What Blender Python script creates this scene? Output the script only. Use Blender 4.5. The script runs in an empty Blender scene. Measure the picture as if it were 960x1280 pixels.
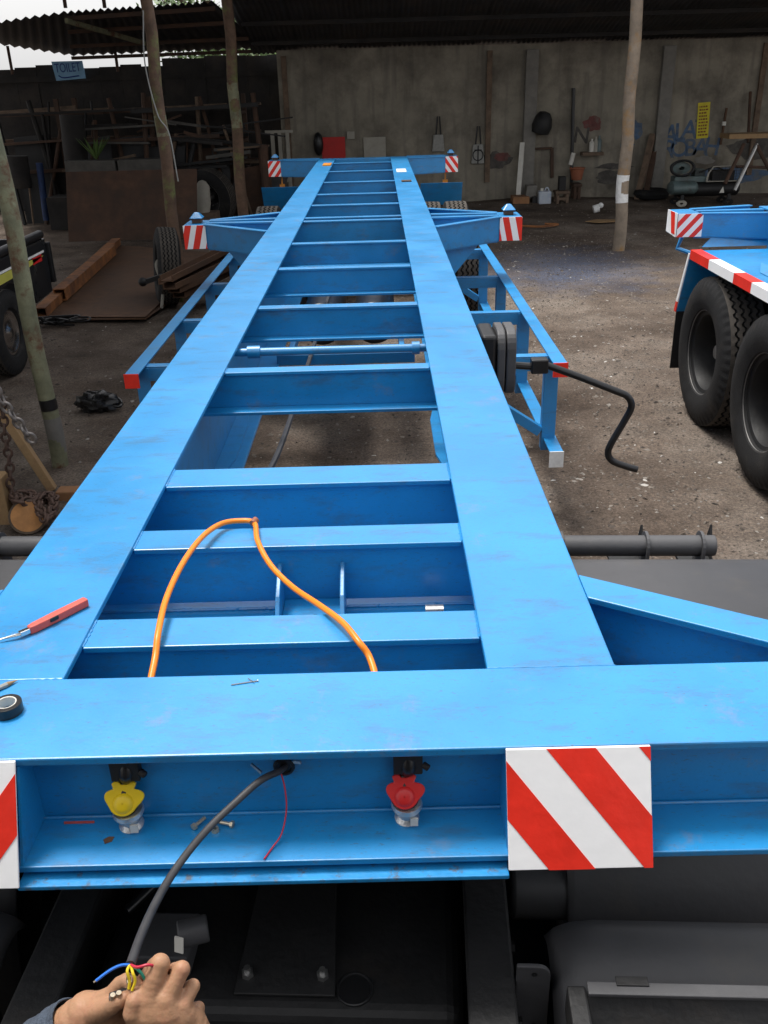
import bpy, bmesh, math, random
import numpy as np
from mathutils import Vector, Matrix, noise as mnoise
R_ = math.radians
rnd = random.Random(7)
S = bpy.context.scene
COL = S.collection

# ------------------------------------------------------------------ camera, sky, sun, exposure
CZ = 2.3
ROT = Matrix(((0.99968, 0.0256, 0.0034), (-0.0081, 0.4307, -0.9024), (-0.0246, 0.9021, 0.4308)))
q = ROT.to_quaternion(); q.normalize()
cam_d = bpy.data.cameras.new('camera'); cam = bpy.data.objects.new('camera', cam_d); COL.objects.link(cam)
cam_d.sensor_fit = 'VERTICAL'; cam_d.sensor_height = 36; cam_d.lens = 36*1128/1280
cam_d.clip_start = 0.02; cam_d.clip_end = 2000
cam.matrix_world = Matrix.Translation((0, 0, CZ)) @ q.to_matrix().to_4x4()
S.camera = cam
RM = q.to_matrix()

SUN_EL, SUN_AZ = R_(70), R_(-48)          # high sun behind thin cloud, to the left and beyond the trailer
w = bpy.data.worlds.new('World'); S.world = w; w.use_nodes = True
nt = w.node_tree
bg = nt.nodes['Background']
sky = nt.nodes.new('ShaderNodeTexSky'); sky.sky_type = 'NISHITA'; sky.sun_disc = False
sky.sun_elevation = SUN_EL; sky.sun_rotation = SUN_AZ
sky.air_density = 1.0; sky.dust_density = 6.0; sky.ozone_density = 1.0
hs = nt.nodes.new('ShaderNodeHueSaturation'); hs.inputs['Saturation'].default_value = 0.35
nt.links.new(sky.outputs[0], hs.inputs['Color']); # thin even cloud over the clear sky
cl = nt.nodes.new('ShaderNodeMix'); cl.data_type = 'RGBA'; cl.inputs[0].default_value = .55; cl.inputs[7].default_value = (5.0, 5.0, 5.05, 1)
nt.links.new(hs.outputs[0], cl.inputs[6]); nt.links.new(cl.outputs[2], bg.inputs[0])
bg.inputs[1].default_value = 0.11
sd = bpy.data.lights.new('sun', 'SUN'); sd.energy = 1.5; sd.angle = R_(14); sd.color = (1, .97, .92)
sun = bpy.data.objects.new('sun', sd); COL.objects.link(sun)
sun_dir = Vector((math.sin(SUN_AZ)*math.cos(SUN_EL), math.cos(SUN_AZ)*math.cos(SUN_EL), math.sin(SUN_EL)))
sun.rotation_euler = sun_dir.to_track_quat('Z', 'Y').to_euler()
S.view_settings.view_transform = 'Standard'; S.view_settings.look = 'None'
S.view_settings.exposure = 1.2; S.view_settings.gamma = 1

# points of the photograph turned into places on real planes
def ray(px, py): return RM @ Vector((px-480, -(py-640), -1128))
def onz(px, py, z): r = ray(px, py); return Vector((0, 0, CZ)) + r*((z-CZ)/r.z)
def ony(px, py, y): r = ray(px, py); return Vector((0, 0, CZ)) + r*(y/r.y)
def dep(px, py, d): return Vector((0, 0, CZ)) + ray(px, py)*(d/1128)

# ------------------------------------------------------------------ materials
def mat(name, col, rough=.6, metal=0., var=.25, scale=8., bump=.0, bscale=60., col2=None, c2scale=3., c2lo=.5, c2hi=.65, spec=.5, coat=0., detail=6):
    m = bpy.data.materials.new(name); m.use_nodes = True
    n = m.node_tree.nodes; l = m.node_tree.links
    p = n['Principled BSDF']
    tc = n.new('ShaderNodeTexCoord')
    nz = n.new('ShaderNodeTexNoise'); nz.inputs['Scale'].default_value = scale; nz.inputs['Detail'].default_value = detail
    nz.inputs['Roughness'].default_value = .65
    l.new(tc.outputs['Object'], nz.inputs['Vector'])
    rp = n.new('ShaderNodeValToRGB')
    rp.color_ramp.elements[0].position = .3; rp.color_ramp.elements[1].position = .7
    a = [c*(1-var) for c in col]+[1]; b = [min(1, c*(1+var)) for c in col]+[1]
    rp.color_ramp.elements[0].color = a; rp.color_ramp.elements[1].color = b
    l.new(nz.outputs['Fac'], rp.inputs['Fac'])
    out = rp.outputs['Color']
    if col2 is not None:
        n2 = n.new('ShaderNodeTexNoise'); n2.inputs['Scale'].default_value = c2scale; n2.inputs['Detail'].default_value = 8
        n2.inputs['Roughness'].default_value = .7
        l.new(tc.outputs['Object'], n2.inputs['Vector'])
        mr = n.new('ShaderNodeMapRange'); mr.inputs['From Min'].default_value = c2lo; mr.inputs['From Max'].default_value = c2hi
        l.new(n2.outputs['Fac'], mr.inputs['Value'])
        mx = n.new('ShaderNodeMix'); mx.data_type = 'RGBA'
        l.new(mr.outputs['Result'], mx.inputs[0]); l.new(out, mx.inputs[6]); mx.inputs[7].default_value = list(col2)+[1]
        out = mx.outputs[2]
    l.new(out, p.inputs['Base Color'])
    rr = n.new('ShaderNodeMapRange'); rr.inputs['To Min'].default_value = max(.05, rough-.12); rr.inputs['To Max'].default_value = min(1, rough+.12)
    l.new(nz.outputs['Fac'], rr.inputs['Value']); l.new(rr.outputs['Result'], p.inputs['Roughness'])
    p.inputs['Metallic'].default_value = metal
    p.inputs['Specular IOR Level'].default_value = spec
    p.inputs['Coat Weight'].default_value = coat
    if bump > 0:
        n3 = n.new('ShaderNodeTexNoise'); n3.inputs['Scale'].default_value = bscale; n3.inputs['Detail'].default_value = 5
        l.new(tc.outputs['Object'], n3.inputs['Vector'])
        bp = n.new('ShaderNodeBump'); bp.inputs['Strength'].default_value = bump; bp.inputs['Distance'].default_value = .01
        l.new(n3.outputs['Fac'], bp.inputs['Height']); l.new(bp.outputs['Normal'], p.inputs['Normal'])
    return m

def blue_paint():
    m = mat('blue_paint', (.005, .225, .53), .38, var=.12, scale=3.2, bump=.04, bscale=160, spec=1.0)
    n = m.node_tree.nodes; l = m.node_tree.links; p = n['Principled BSDF']
    base = p.inputs['Base Color'].links[0].from_socket
    tc = n.new('ShaderNodeTexCoord')
    # greasy smears, and small scuffs, that belong to the paint
    mp = n.new('ShaderNodeMapping'); mp.inputs['Scale'].default_value = (3, 9, 9); mp.inputs['Rotation'].default_value = (0, 0, .35)
    l.new(tc.outputs['Object'], mp.inputs['Vector'])
    a = n.new('ShaderNodeTexNoise'); a.inputs['Scale'].default_value = 1.6; a.inputs['Detail'].default_value = 9; a.inputs['Roughness'].default_value = .75
    l.new(mp.outputs['Vector'], a.inputs['Vector'])
    r = n.new('ShaderNodeMapRange'); r.inputs['From Min'].default_value = .52; r.inputs['From Max'].default_value = .66; r.inputs['To Max'].default_value = .52
    l.new(a.outputs['Fac'], r.inputs['Value'])
    x = n.new('ShaderNodeMix'); x.data_type = 'RGBA'; x.inputs[7].default_value = (.05, .10, .17, 1)
    l.new(r.outputs['Result'], x.inputs[0]); l.new(base, x.inputs[6])
    b = n.new('ShaderNodeTexNoise'); b.inputs['Scale'].default_value = 26; b.inputs['Detail'].default_value = 6; b.inputs['Roughness'].default_value = .8
    l.new(mp.outputs['Vector'], b.inputs['Vector'])
    r2 = n.new('ShaderNodeMapRange'); r2.inputs['From Min'].default_value = .585; r2.inputs['From Max'].default_value = .63; r2.inputs['To Max'].default_value = .7
    l.new(b.outputs['Fac'], r2.inputs['Value'])
    y = n.new('ShaderNodeMix'); y.data_type = 'RGBA'; y.inputs[7].default_value = (.06, .10, .16, 1)
    l.new(r2.outputs['Result'], y.inputs[0]); l.new(x.outputs[2], y.inputs[6])
    c = n.new('ShaderNodeTexNoise'); c.inputs['Scale'].default_value = 7; c.inputs['Detail'].default_value = 9; c.inputs['Roughness'].default_value = .8
    l.new(tc.outputs['Object'], c.inputs['Vector'])
    r3 = n.new('ShaderNodeMapRange'); r3.inputs['From Min'].default_value = .57; r3.inputs['From Max'].default_value = .66; r3.inputs['To Max'].default_value = .40
    l.new(c.outputs['Fac'], r3.inputs['Value'])
    z = n.new('ShaderNodeMix'); z.data_type = 'RGBA'; z.inputs[7].default_value = (.16, .19, .26, 1)
    l.new(r3.outputs['Result'], z.inputs[0]); l.new(y.outputs[2], z.inputs[6]); l.new(z.outputs[2], p.inputs['Base Color'])
    return m

M = dict(
    blue=blue_paint(),
    white=mat('white_reflective', (.92, .92, .92), .35, var=.04, scale=6, bump=.05, bscale=40),
    red=mat('red_reflective', (.80, .030, .014), .35, var=.14, scale=9, bump=.12, bscale=30),
    black=mat('black_paint', (.012, .012, .013), .35, var=.3, bump=.05),
    rubber=mat('rubber', (.013, .013, .0135), .8, var=.35, scale=14, bump=.25, bscale=120, col2=(.040, .035, .030), c2scale=6, c2lo=.54, c2hi=.8, spec=.3),
    tread=mat('dusty_tread', (.058, .050, .042), .9, var=.35, scale=18, bump=.25, bscale=140),
    tankgrey=mat('tank_grey_paint', (.085, .085, .088), .5, var=.2, scale=8),
    worn=mat('worn_rim_edge', (.16, .155, .15), .5, metal=.3, var=.5, scale=9),
    truckgrey=mat('dark_grey_primer', (.066, .066, .070), .55, var=.15, scale=5, bump=.08, bscale=70, col2=(.095, .088, .08), c2scale=4, c2lo=.55, c2hi=.8),
    chassis=mat('chassis_black', (.009, .009, .0095), .6, var=.3, scale=10, bump=.2, bscale=60, col2=(.028, .022, .018), c2scale=6, c2lo=.55, c2hi=.8),
    steel=mat('bare_steel', (.45, .45, .44), .35, metal=.9, var=.25, scale=20, bump=.1),
    alu=mat('cast_aluminium', (.62, .62, .61), .38, metal=.85, var=.15, scale=30, bump=.2, bscale=150),
    rust=mat('rusty_steel', (.115, .058, .030), .85, var=.4, scale=3, bump=.3, bscale=50, col2=(.075, .043, .028), c2scale=1.4, c2lo=.42, c2hi=.62),
    rustorange=mat('orange_rust', (.28, .11, .035), .8, var=.4, scale=5, bump=.3, col2=(.12, .05, .025), c2scale=3, c2lo=.45, c2hi=.65),
    darkrust=mat('dark_rust', (.085, .045, .028), .85, var=.35, scale=4, bump=.3, col2=(.045, .03, .022), c2scale=1.5, c2lo=.4, c2hi=.65),
    polepaint=mat('weathered_pole', (.19, .19, .115), .8, var=.4, scale=7, bump=.4, bscale=40, col2=(.12, .05, .025), c2scale=2.6, c2lo=.52, c2hi=.60),
    polerust=mat('rusty_pole', (.125, .075, .048), .85, var=.45, scale=6, bump=.4, bscale=40, col2=(.15, .18, .055), c2scale=1.8, c2lo=.52, c2hi=.62),
    polewood=mat('pale_pole', (.25, .20, .15), .8, var=.3, scale=6, bump=.3, bscale=40, col2=(.30, .17, .06), c2scale=2.2, c2lo=.52, c2hi=.64),
    whitepaint=mat('white_paint', (.75, .75, .73), .6, var=.15, scale=20),
    orange=mat('orange_hose', (.85, .23, .012), .35, var=.06, scale=10, bump=.03),
    cable=mat('black_cable', (.035, .035, .038), .5, var=.2, scale=40),
    yellowcap=mat('yellow_plastic', (.78, .55, .01), .4, var=.08, scale=20, bump=.05),
    redcap=mat('red_plastic', (.62, .02, .02), .4, var=.1, scale=20, bump=.05),
    knife=mat('faded_red_plastic', (.62, .10, .075), .45, var=.15, scale=40, bump=.06),
    wirered=mat('red_wire', (.5, .02, .05), .5), wireblue=mat('blue_wire', (.02, .18, .75), .45), wireyel=mat('yellow_wire', (.75, .55, .02), .45), wiregrn=mat('green_wire', (.02, .33, .22), .45),
    brass=mat('plug_contacts', (.55, .48, .36), .35, metal=.8, var=.3, scale=60),
    sleeve=mat('grey_blue_cloth', (.045, .06, .085), .9, var=.25, scale=30, bump=.5, bscale=220),
    wood=mat('raw_wood', (.33, .21, .10), .8, var=.35, scale=5, bump=.3, col2=(.16, .09, .05), c2scale=5, c2lo=.5, c2hi=.7),
    logend=mat('sawn_log_end', (.42, .20, .07), .8, var=.3, scale=12, bump=.2),
    oldwood=mat('old_wood', (.16, .11, .075), .85, var=.35, scale=6, bump=.3, col2=(.07, .05, .035), c2scale=4, c2lo=.5, c2hi=.7),
    chain=mat('chain_steel', (.30, .27, .25), .5, metal=.6, var=.4, scale=30),
    chainrust=mat('rusty_chain', (.10, .06, .045), .8, var=.4, scale=30),
    shadedconcrete=mat('shaded_concrete', (.085, .08, .072), .9, var=.3, scale=6, bump=.4, bscale=40),  # darker copy of the concrete, shed shade put into the colour
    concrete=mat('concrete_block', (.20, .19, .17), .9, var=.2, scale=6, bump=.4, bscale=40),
    dark=mat('shaded_board', (.022, .020, .019), .9, var=.5, scale=3, bump=.3, bscale=20, col2=(.045, .036, .03), c2scale=1.2, c2lo=.5, c2hi=.7),  # near-black tone stands in for the shade under the sheds
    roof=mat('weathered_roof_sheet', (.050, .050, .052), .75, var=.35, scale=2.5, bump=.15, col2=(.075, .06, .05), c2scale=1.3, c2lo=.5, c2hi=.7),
    bag=mat('black_plastic_bag', (.012, .012, .013), .28, var=.2, bump=.3, bscale=25),
    greyclth=mat('grey_canvas', (.30, .30, .28), .9, var=.15, scale=20, bump=.2, bscale=200),
    jerry=mat('milky_plastic', (.50, .55, .62), .4, var=.12, scale=5, col2=(.20, .35, .55), c2scale=3, c2lo=.5, c2hi=.7),
    redpaint=mat('red_board_paint', (.50, .018, .014), .6, var=.15, scale=5),
    palepanel=mat('pale_board', (.36, .34, .29), .8, var=.15, scale=6, bump=.1),
    yellow=mat('yellow_notice', (.62, .52, .03), .7, var=.15, scale=7),
    inkred=mat('notice_ink', (.20, .07, .02), .8),
    graffiti=mat('blue_spray_paint', (.075, .125, .21), .85, var=.4, scale=6, col2=(.14, .14, .13), c2scale=5, c2lo=.48, c2hi=.65),
    graffitidark=mat('dark_spray_paint', (.075, .068, .062), .9, var=.4, scale=6, col2=(.14, .13, .11), c2scale=4, c2lo=.48, c2hi=.65),
    graffitired=mat('red_spray_paint', (.15, .055, .05), .9, var=.4, scale=6, col2=(.14, .12, .10), c2scale=5, c2lo=.48, c2hi=.65),
    signblue=mat('sign_pale_blue', (.22, .42, .62), .7, var=.15, scale=6), signink=mat('sign_ink', (.02, .06, .25), .7),
    cardboard=mat('cardboard', (.30, .15, .07), .9, var=.2, scale=5),
    orangebucket=mat('orange_bucket', (.30, .10, .05), .6, var=.2),
    teal=mat('grey_green_enamel', (.10, .14, .14), .45, var=.25, scale=6, col2=(.06, .05, .04), c2scale=5, c2lo=.5, c2hi=.7),
    car=mat('car_black_paint', (.012, .013, .015), .3, var=.2, coat=.4), carglass=mat('car_glass', (.01, .012, .014), .08, var=.1),
    yellowstripe=mat('yellow_green_stripe', (.52, .50, .10), .4, var=.1),
    chrome=mat('chrome', (.7, .7, .7), .2, metal=1, var=.1),
    bark=mat('bark', (.09, .065, .045), .9, var=.3, bump=.4),
    amber=mat('amber_plastic', (.75, .28, .03), .4),
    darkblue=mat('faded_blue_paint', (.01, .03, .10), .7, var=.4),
    paper=mat('pale_paper', (.66, .64, .58), .8, var=.1),
)

def leaf_mat():
    m = mat('leaves', (.07, .13, .03), .6, var=.5, scale=1.2)
    n = m.node_tree.nodes; l = m.node_tree.links; p = n['Principled BSDF']
    g = n.new('ShaderNodeNewGeometry'); rp = n.new('ShaderNodeValToRGB')
    rp.color_ramp.elements[0].color = (.035, .075, .015, 1); rp.color_ramp.elements[1].color = (.12, .20, .05, 1)
    l.new(g.outputs['Random Per Island'], rp.inputs['Fac']); l.new(rp.outputs['Color'], p.inputs['Base Color'])
    p.inputs['Subsurface Weight'].default_value = 0
    return m
M['leaf'] = leaf_mat()
M['blueworn'] = mat('worn_blue_paint', (.008, .225, .52), .5, var=.2, scale=20, bump=.1, bscale=120, col2=(.07, .10, .14), c2scale=38, c2lo=.55, c2hi=.66)

def island_mat(name, stops, rough=.85):
    m = bpy.data.materials.new(name); m.use_nodes = True
    n = m.node_tree.nodes; l = m.node_tree.links; p = n['Principled BSDF']
    g = n.new('ShaderNodeNewGeometry'); rp = n.new('ShaderNodeValToRGB')
    e = rp.color_ramp.elements
    while len(e) < len(stops): e.new(.5)
    for el, (pos, c) in zip(e, stops): el.position = pos; el.color = (*c, 1)
    l.new(g.outputs['Random Per Island'], rp.inputs['Fac']); l.new(rp.outputs['Color'], p.inputs['Base Color'])
    p.inputs['Roughness'].default_value = rough
    return m
M['gravel'] = island_mat('gravel_stone', [(0, (.035, .028, .023)), (.45, (.10, .08, .065)), (.85, (.17, .145, .12)), (1, (.30, .28, .25))])
M['litter'] = island_mat('litter_scraps', [(0, (.16, .13, .10)), (.45, (.30, .27, .24)), (.8, (.52, .51, .48)), (.93, (.62, .62, .6)), (1, (.24, .10, .06))])

def ground_mat():
    m = bpy.data.materials.new('packed_dirt'); m.use_nodes = True
    n = m.node_tree.nodes; l = m.node_tree.links; p = n['Principled BSDF']
    tc = n.new('ShaderNodeTexCoord')
    def nz(sc, det=8, ro=.65):
        a = n.new('ShaderNodeTexNoise'); a.inputs['Scale'].default_value = sc; a.inputs['Detail'].default_value = det; a.inputs['Roughness'].default_value = ro
        l.new(tc.outputs['Object'], a.inputs['Vector']); return a
    def ramp(src, stops):
        r = n.new('ShaderNodeValToRGB'); e = r.color_ramp.elements
        while len(e) < len(stops): e.new(.5)
        for el, (pos, c) in zip(e, stops): el.position = pos; el.color = (*c, 1)
        l.new(src, r.inputs['Fac']); return r
    a = nz(.55); b = nz(60, 9, .85); c = nz(3.2)
    big = ramp(a.outputs['Fac'], [(.36, (.062, .045, .034)), (.5, (.125, .098, .079)), (.62, (.185, .156, .132))])
    fine = ramp(b.outputs['Fac'], [(.34, (.30, .29, .28)), (.47, (.85, .84, .83)), (.58, (1.45, 1.42, 1.38)), (.68, (2.6, 2.55, 2.5))])
    mid = ramp(c.outputs['Fac'], [(.3, (.72, .72, .72)), (.7, (1.2, 1.2, 1.2))])
    def mul(x, y):
        k = n.new('ShaderNodeMix'); k.data_type = 'RGBA'; k.blend_type = 'MULTIPLY'; k.inputs[0].default_value = 1; k.clamp_result = False
        l.new(x, k.inputs[6]); l.new(y, k.inputs[7]); return k.outputs[2]
    col = mul(mul(big.outputs[0], fine.outputs[0]), mid.outputs[0])
    # blue overspray left on the dirt beside the trailer
    sx = n.new('ShaderNodeMapping'); sx.inputs['Location'].default_value = (-2.45, -12.4, 0); sx.vector_type = 'POINT'
    l.new(tc.outputs['Object'], sx.inputs['Vector'])
    sc = n.new('ShaderNodeVectorMath'); sc.operation = 'MULTIPLY'; sc.inputs[1].default_value = (.75, .55, 0)
    l.new(sx.outputs[0], sc.inputs[0])
    ln = n.new('ShaderNodeVectorMath'); ln.operation = 'LENGTH'; l.new(sc.outputs[0], ln.inputs[0])
    d = n.new('ShaderNodeMath'); d.operation = 'MULTIPLY_ADD'; d.inputs[1].default_value = 1.6
    l.new(c.outputs['Fac'], d.inputs[0]); l.new(ln.outputs['Value'], d.inputs[2])
    mr = n.new('ShaderNodeMapRange'); mr.inputs['From Min'].default_value = 1.95; mr.inputs['From Max'].default_value = .95
    mr.inputs['To Min'].default_value = 0; mr.inputs['To Max'].default_value = .85
    l.new(d.outputs[0], mr.inputs['Value'])
    fm = n.new('ShaderNodeMath'); fm.operation = 'MULTIPLY'; fr = n.new('ShaderNodeMapRange'); fr.inputs['From Min'].default_value = .38; fr.inputs['From Max'].default_value = .58
    l.new(b.outputs['Fac'], fr.inputs['Value']); l.new(fr.outputs[0], fm.inputs[0]); l.new(mr.outputs[0], fm.inputs[1])
    mx = n.new('ShaderNodeMix'); mx.data_type = 'RGBA'; mx.inputs[7].default_value = (.115, .155, .25, 1)
    l.new(fm.outputs[0], mx.inputs[0]); l.new(col, mx.inputs[6])
    l.new(mx.outputs[2], p.inputs['Base Color'])
    p.inputs['Roughness'].default_value = .92; p.inputs['Specular IOR Level'].default_value = .25
    bp = n.new('ShaderNodeBump'); bp.inputs['Strength'].default_value = .8; bp.inputs['Distance'].default_value = .015
    l.new(b.outputs['Fac'], bp.inputs['Height']); l.new(bp.outputs[0], p.inputs['Normal'])
    return m

def wall_mat():
    m = mat('stained_render', (.265, .24, .19), .92, var=.3, scale=1.1, bump=.35, bscale=14, col2=(.105, .09, .072), c2scale=.9, c2lo=.45, c2hi=.68)
    n = m.node_tree.nodes; l = m.node_tree.links; p = n['Principled BSDF']
    base = p.inputs['Base Color'].links[0].from_socket
    tc = n.new('ShaderNodeTexCoord'); mp = n.new('ShaderNodeMapping'); mp.inputs['Scale'].default_value = (5, 1, .5)
    l.new(tc.outputs['Object'], mp.inputs['Vector'])
    a = n.new('ShaderNodeTexNoise'); a.inputs['Scale'].default_value = 1.2; a.inputs['Detail'].default_value = 8
    l.new(mp.outputs[0], a.inputs['Vector'])
    r = n.new('ShaderNodeMapRange'); r.inputs['From Min'].default_value = .52; r.inputs['From Max'].default_value = .72; r.inputs['To Max'].default_value = .6
    l.new(a.outputs['Fac'], r.inputs['Value'])
    x = n.new('ShaderNodeMix'); x.data_type = 'RGBA'; x.inputs[7].default_value = (.11, .098, .085, 1)
    l.new(r.outputs[0], x.inputs[0]); l.new(base, x.inputs[6]); l.new(x.outputs[2], p.inputs['Base Color'])
    return m

def skin_mat():
    m = mat('skin', (.36, .20, .115), .5, var=.07, scale=22, bump=.10, bscale=330, col2=(.40, .18, .115), c2scale=24, c2lo=.5, c2hi=.8, spec=.3)
    p = m.node_tree.nodes['Principled BSDF']; p.inputs['Subsurface Weight'].default_value = .12
    p.inputs['Subsurface Radius'].default_value = (1, .35, .2); p.inputs['Subsurface Scale'].default_value = .006
    return m
M['ground'] = ground_mat(); M['wall'] = wall_mat(); M['skin'] = skin_mat()

# ------------------------------------------------------------------ mesh building
class MB:
    def __init__(s): s.v = []; s.f = []
    def add(s, vs, fs):
        o = len(s.v); s.v += [Vector(v) for v in vs]; s.f += [[i+o for i in f] for f in fs]; return s
    def box(s, x0, x1, y0, y1, z0, z1):
        return s.add([(x0, y0, z0), (x1, y0, z0), (x1, y1, z0), (x0, y1, z0), (x0, y0, z1), (x1, y0, z1), (x1, y1, z1), (x0, y1, z1)],
                     [(0, 3, 2, 1), (4, 5, 6, 7), (0, 1, 5, 4), (1, 2, 6, 5), (2, 3, 7, 6), (3, 0, 4, 7)])
    def prism(s, pts, off):                       # a polygon pushed along a vector
        n = len(pts); off = Vector(off); P = [Vector(p) for p in pts]
        nn = Vector()
        for i in range(n): nn += (P[i]-P[0]).cross(P[(i+1) % n]-P[0])
        if nn.dot(off) > 0: P.reverse()
        return s.add(P+[p+off for p in P], [tuple(range(n)), tuple(range(2*n-1, n-1, -1))]+[(i, i+n, (i+1) % n+n, (i+1) % n) for i in range(n)])
    def bar(s, a, b, w, h, up=(0, 0, 1)):
        a = Vector(a); b = Vector(b); d = (b-a).normalized(); u = Vector(up)
        r = d.cross(u)
        if r.length < 1e-4: r = d.cross(Vector((0, 1, 0)))
        r.normalize(); u = r.cross(d)
        c = [r*w/2*sx+u*h/2*sy for sx, sy in ((-1, -1), (1, -1), (1, 1), (-1, 1))]
        return s.prism([a+k for k in c], b-a)
    def tube(s, pts, r, n=10, cap=True):
        P = [Vector(p) for p in pts]; N = len(P); rs = r if isinstance(r, (list, tuple)) else [r]*N
        t0 = (P[1]-P[0]).normalized(); u = t0.orthogonal().normalized(); vs = []
        for i in range(N):
            t = (P[min(i+1, N-1)]-P[max(i-1, 0)]).normalized()
            u = (u-t*u.dot(t)).normalized(); w_ = t.cross(u)
            for k in range(n):
                a = 2*math.pi*k/n; vs.append(P[i]+(u*math.cos(a)+w_*math.sin(a))*rs[i])
        fs = [(i*n+k, i*n+(k+1) % n, (i+1)*n+(k+1) % n, (i+1)*n+k) for i in range(N-1) for k in range(n)]
        if cap: fs += [tuple(range(n-1, -1, -1)), tuple((N-1)*n+k for k in range(n))]
        return s.add(vs, fs)
    def cyl(s, a, b, r, n=20): return s.tube([a, b], r, n)
    def lathe(s, prof, c, axis, n=32):            # prof: (radius, along axis)
        c = Vector(c); ax = Vector(axis).normalized(); u = ax.orthogonal().normalized(); w_ = ax.cross(u); m = len(prof); vs = []
        for i in range(n):
            a = 2*math.pi*i/n; d = u*math.cos(a)+w_*math.sin(a)
            for (r, h) in prof: vs.append(c+d*r+ax*h)
        return s.add(vs, [(i*m+j, ((i+1) % n)*m+j, ((i+1) % n)*m+j+1, i*m+j+1) for i in range(n) for j in range(m-1)])
    def ring(s, c, axis, R, r, n=24, m=8):
        return s.lathe([(R+r*math.cos(2*math.pi*k/m), r*math.sin(2*math.pi*k/m)) for k in range(m+1)], c, axis, n)
    def ball(s, c, r, seg=12, rng=8):
        return s.lathe([((r[0] if isinstance(r, (tuple, list)) else r)*max(.001, math.sin(math.pi*k/rng)), -(r[1] if isinstance(r, (tuple, list)) else r)*math.cos(math.pi*k/rng)) for k in range(rng+1)], c, (0, 0, 1), seg)

BASE = {}
def setp(o, label=None, cat=None, group=None, kind=None):
    if label: o['label'] = label
    if cat: o['category'] = cat
    if group: o['group'] = group
    if kind: o['kind'] = kind
    return o
def thing(name, label, cat, loc, group=None):
    o = bpy.data.objects.new(name, None); COL.objects.link(o); o.location = loc; o.empty_display_size = .1
    BASE[o.name] = Vector(loc); return setp(o, label, cat, group)
def part(name, mb, material, parent=None, smooth=False, bevel=0., label=None, kind=None, fix=True, segs=2):
    off = BASE[parent.name] if parent is not None else Vector((0, 0, 0))
    if parent is None:
        off = sum(mb.v, Vector())/len(mb.v); off.z = min(v.z for v in mb.v)
    me = bpy.data.meshes.new(name); me.from_pydata([v-off for v in mb.v], [], mb.f)
    if fix:
        bm = bmesh.new(); bm.from_mesh(me); bmesh.ops.remove_doubles(bm, verts=bm.verts, dist=1e-5)
        bmesh.ops.recalc_face_normals(bm, faces=bm.faces); bm.to_mesh(me); bm.free()
    me.materials.append(M[material] if isinstance(material, str) else material)
    o = bpy.data.objects.new(name, me); COL.objects.link(o)
    if parent is not None: o.parent = parent; BASE[o.name] = off
    else: o.location = off; BASE[o.name] = off
    if smooth:
        me.polygons.foreach_set('use_smooth', [True]*len(me.polygons))
        if smooth != 'all': me.set_sharp_from_angle(angle=R_(38))
    if bevel:
        b = o.modifiers.new('bevel', 'BEVEL'); b.width = bevel; b.segments = segs; b.limit_method = 'ANGLE'; b.angle_limit = R_(40); b.harden_normals = False
    return setp(o, label, None, None, kind)
def copy_tree(o, parent=None):
    c = o.copy(); COL.objects.link(c)
    if parent is not None: c.parent = parent
    for ch in list(o.children): copy_tree(ch, c)
    return c
def instance(o, loc, rot=None, label=None):
    c = copy_tree(o); c.location = loc
    if rot is not None: c.rotation_euler = rot
    if label: c['label'] = label
    return c
def text_part(name, body, size, material, mtx, parent, extrude=.001):
    cu = bpy.data.curves.new(name, 'FONT'); cu.body = body; cu.size = size; cu.extrude = extrude; cu.offset = .005*size/.4 if name == 'graffiti' else 0; cu.align_x = 'CENTER'; cu.align_y = 'CENTER'
    t = bpy.data.objects.new(name, cu); COL.objects.link(t)
    dg = bpy.context.evaluated_depsgraph_get(); dg.update()
    me = bpy.data.meshes.new_from_object(t.evaluated_get(dg)); bpy.data.objects.remove(t)
    me.transform(Matrix.Translation(-BASE[parent.name]) @ mtx)
    me.materials.clear(); me.materials.append(M[material]); me.name = name
    o = bpy.data.objects.new(name, me); COL.objects.link(o); o.parent = parent; BASE[o.name] = BASE[parent.name]
    return o
def curve_pts(P, n=8):
    P = [Vector(p) for p in P]; Q = [P[0]*2-P[1]]+P+[P[-1]*2-P[-2]]; out = []
    for i in range(1, len(Q)-2):
        a, b, c, d = Q[i-1:i+3]
        for k in range(n):
            t = k/n; out.append(.5*((2*b)+(c-a)*t+(2*a-5*b+4*c-d)*t*t+(3*b-a-3*c+d)*t**3))
    return out+[P[-1]]

# ------------------------------------------------------------------ ground
def lin(a, b, s): return list(np.arange(a, b, s))
xs = [-220, -80, -40, -22, -14]+lin(-9, 9, .12)+[10, 13, 20, 40, 80, 220]
ys = [-120, -40, -15, -6, -2]+lin(1, 22, .12)+[24, 30, 45, 80, 140, 260]
mb = MB()
def gh(x, y):
    if not (-9 < x < 9 and 1 < y < 22): return 0.
    e = min(1, (9-abs(x))/1, (y-1)/1, (22-y)/1)
    rut = 0
    for rx in (1.55+.05*math.sin(y*.7), 2.0+.05*math.sin(y*.7)): rut += math.exp(-((x-rx)/.10)**2)*(.75+.25*math.sin(y*26+rx*3))
    h = .030*mnoise.noise((x*.6, y*.6, 1))+.018*mnoise.noise((x*2.1, y*2.1, 4))+.008*mnoise.noise((x*6, y*6, 9))
    h -= .030*rut*max(0, min(1, .5+1.6*mnoise.noise((x*.3, y*.35, 7))))
    if y > 15.5 and x > 0: h += .10*max(0, min(1, (y-16)/3))*(.6+.4*mnoise.noise((x*.9, y*.9, 2)))
    return (h-.012)*e
mb.v = [Vector((x, y, gh(x, y))) for y in ys for x in xs]; nx = len(xs)
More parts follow.
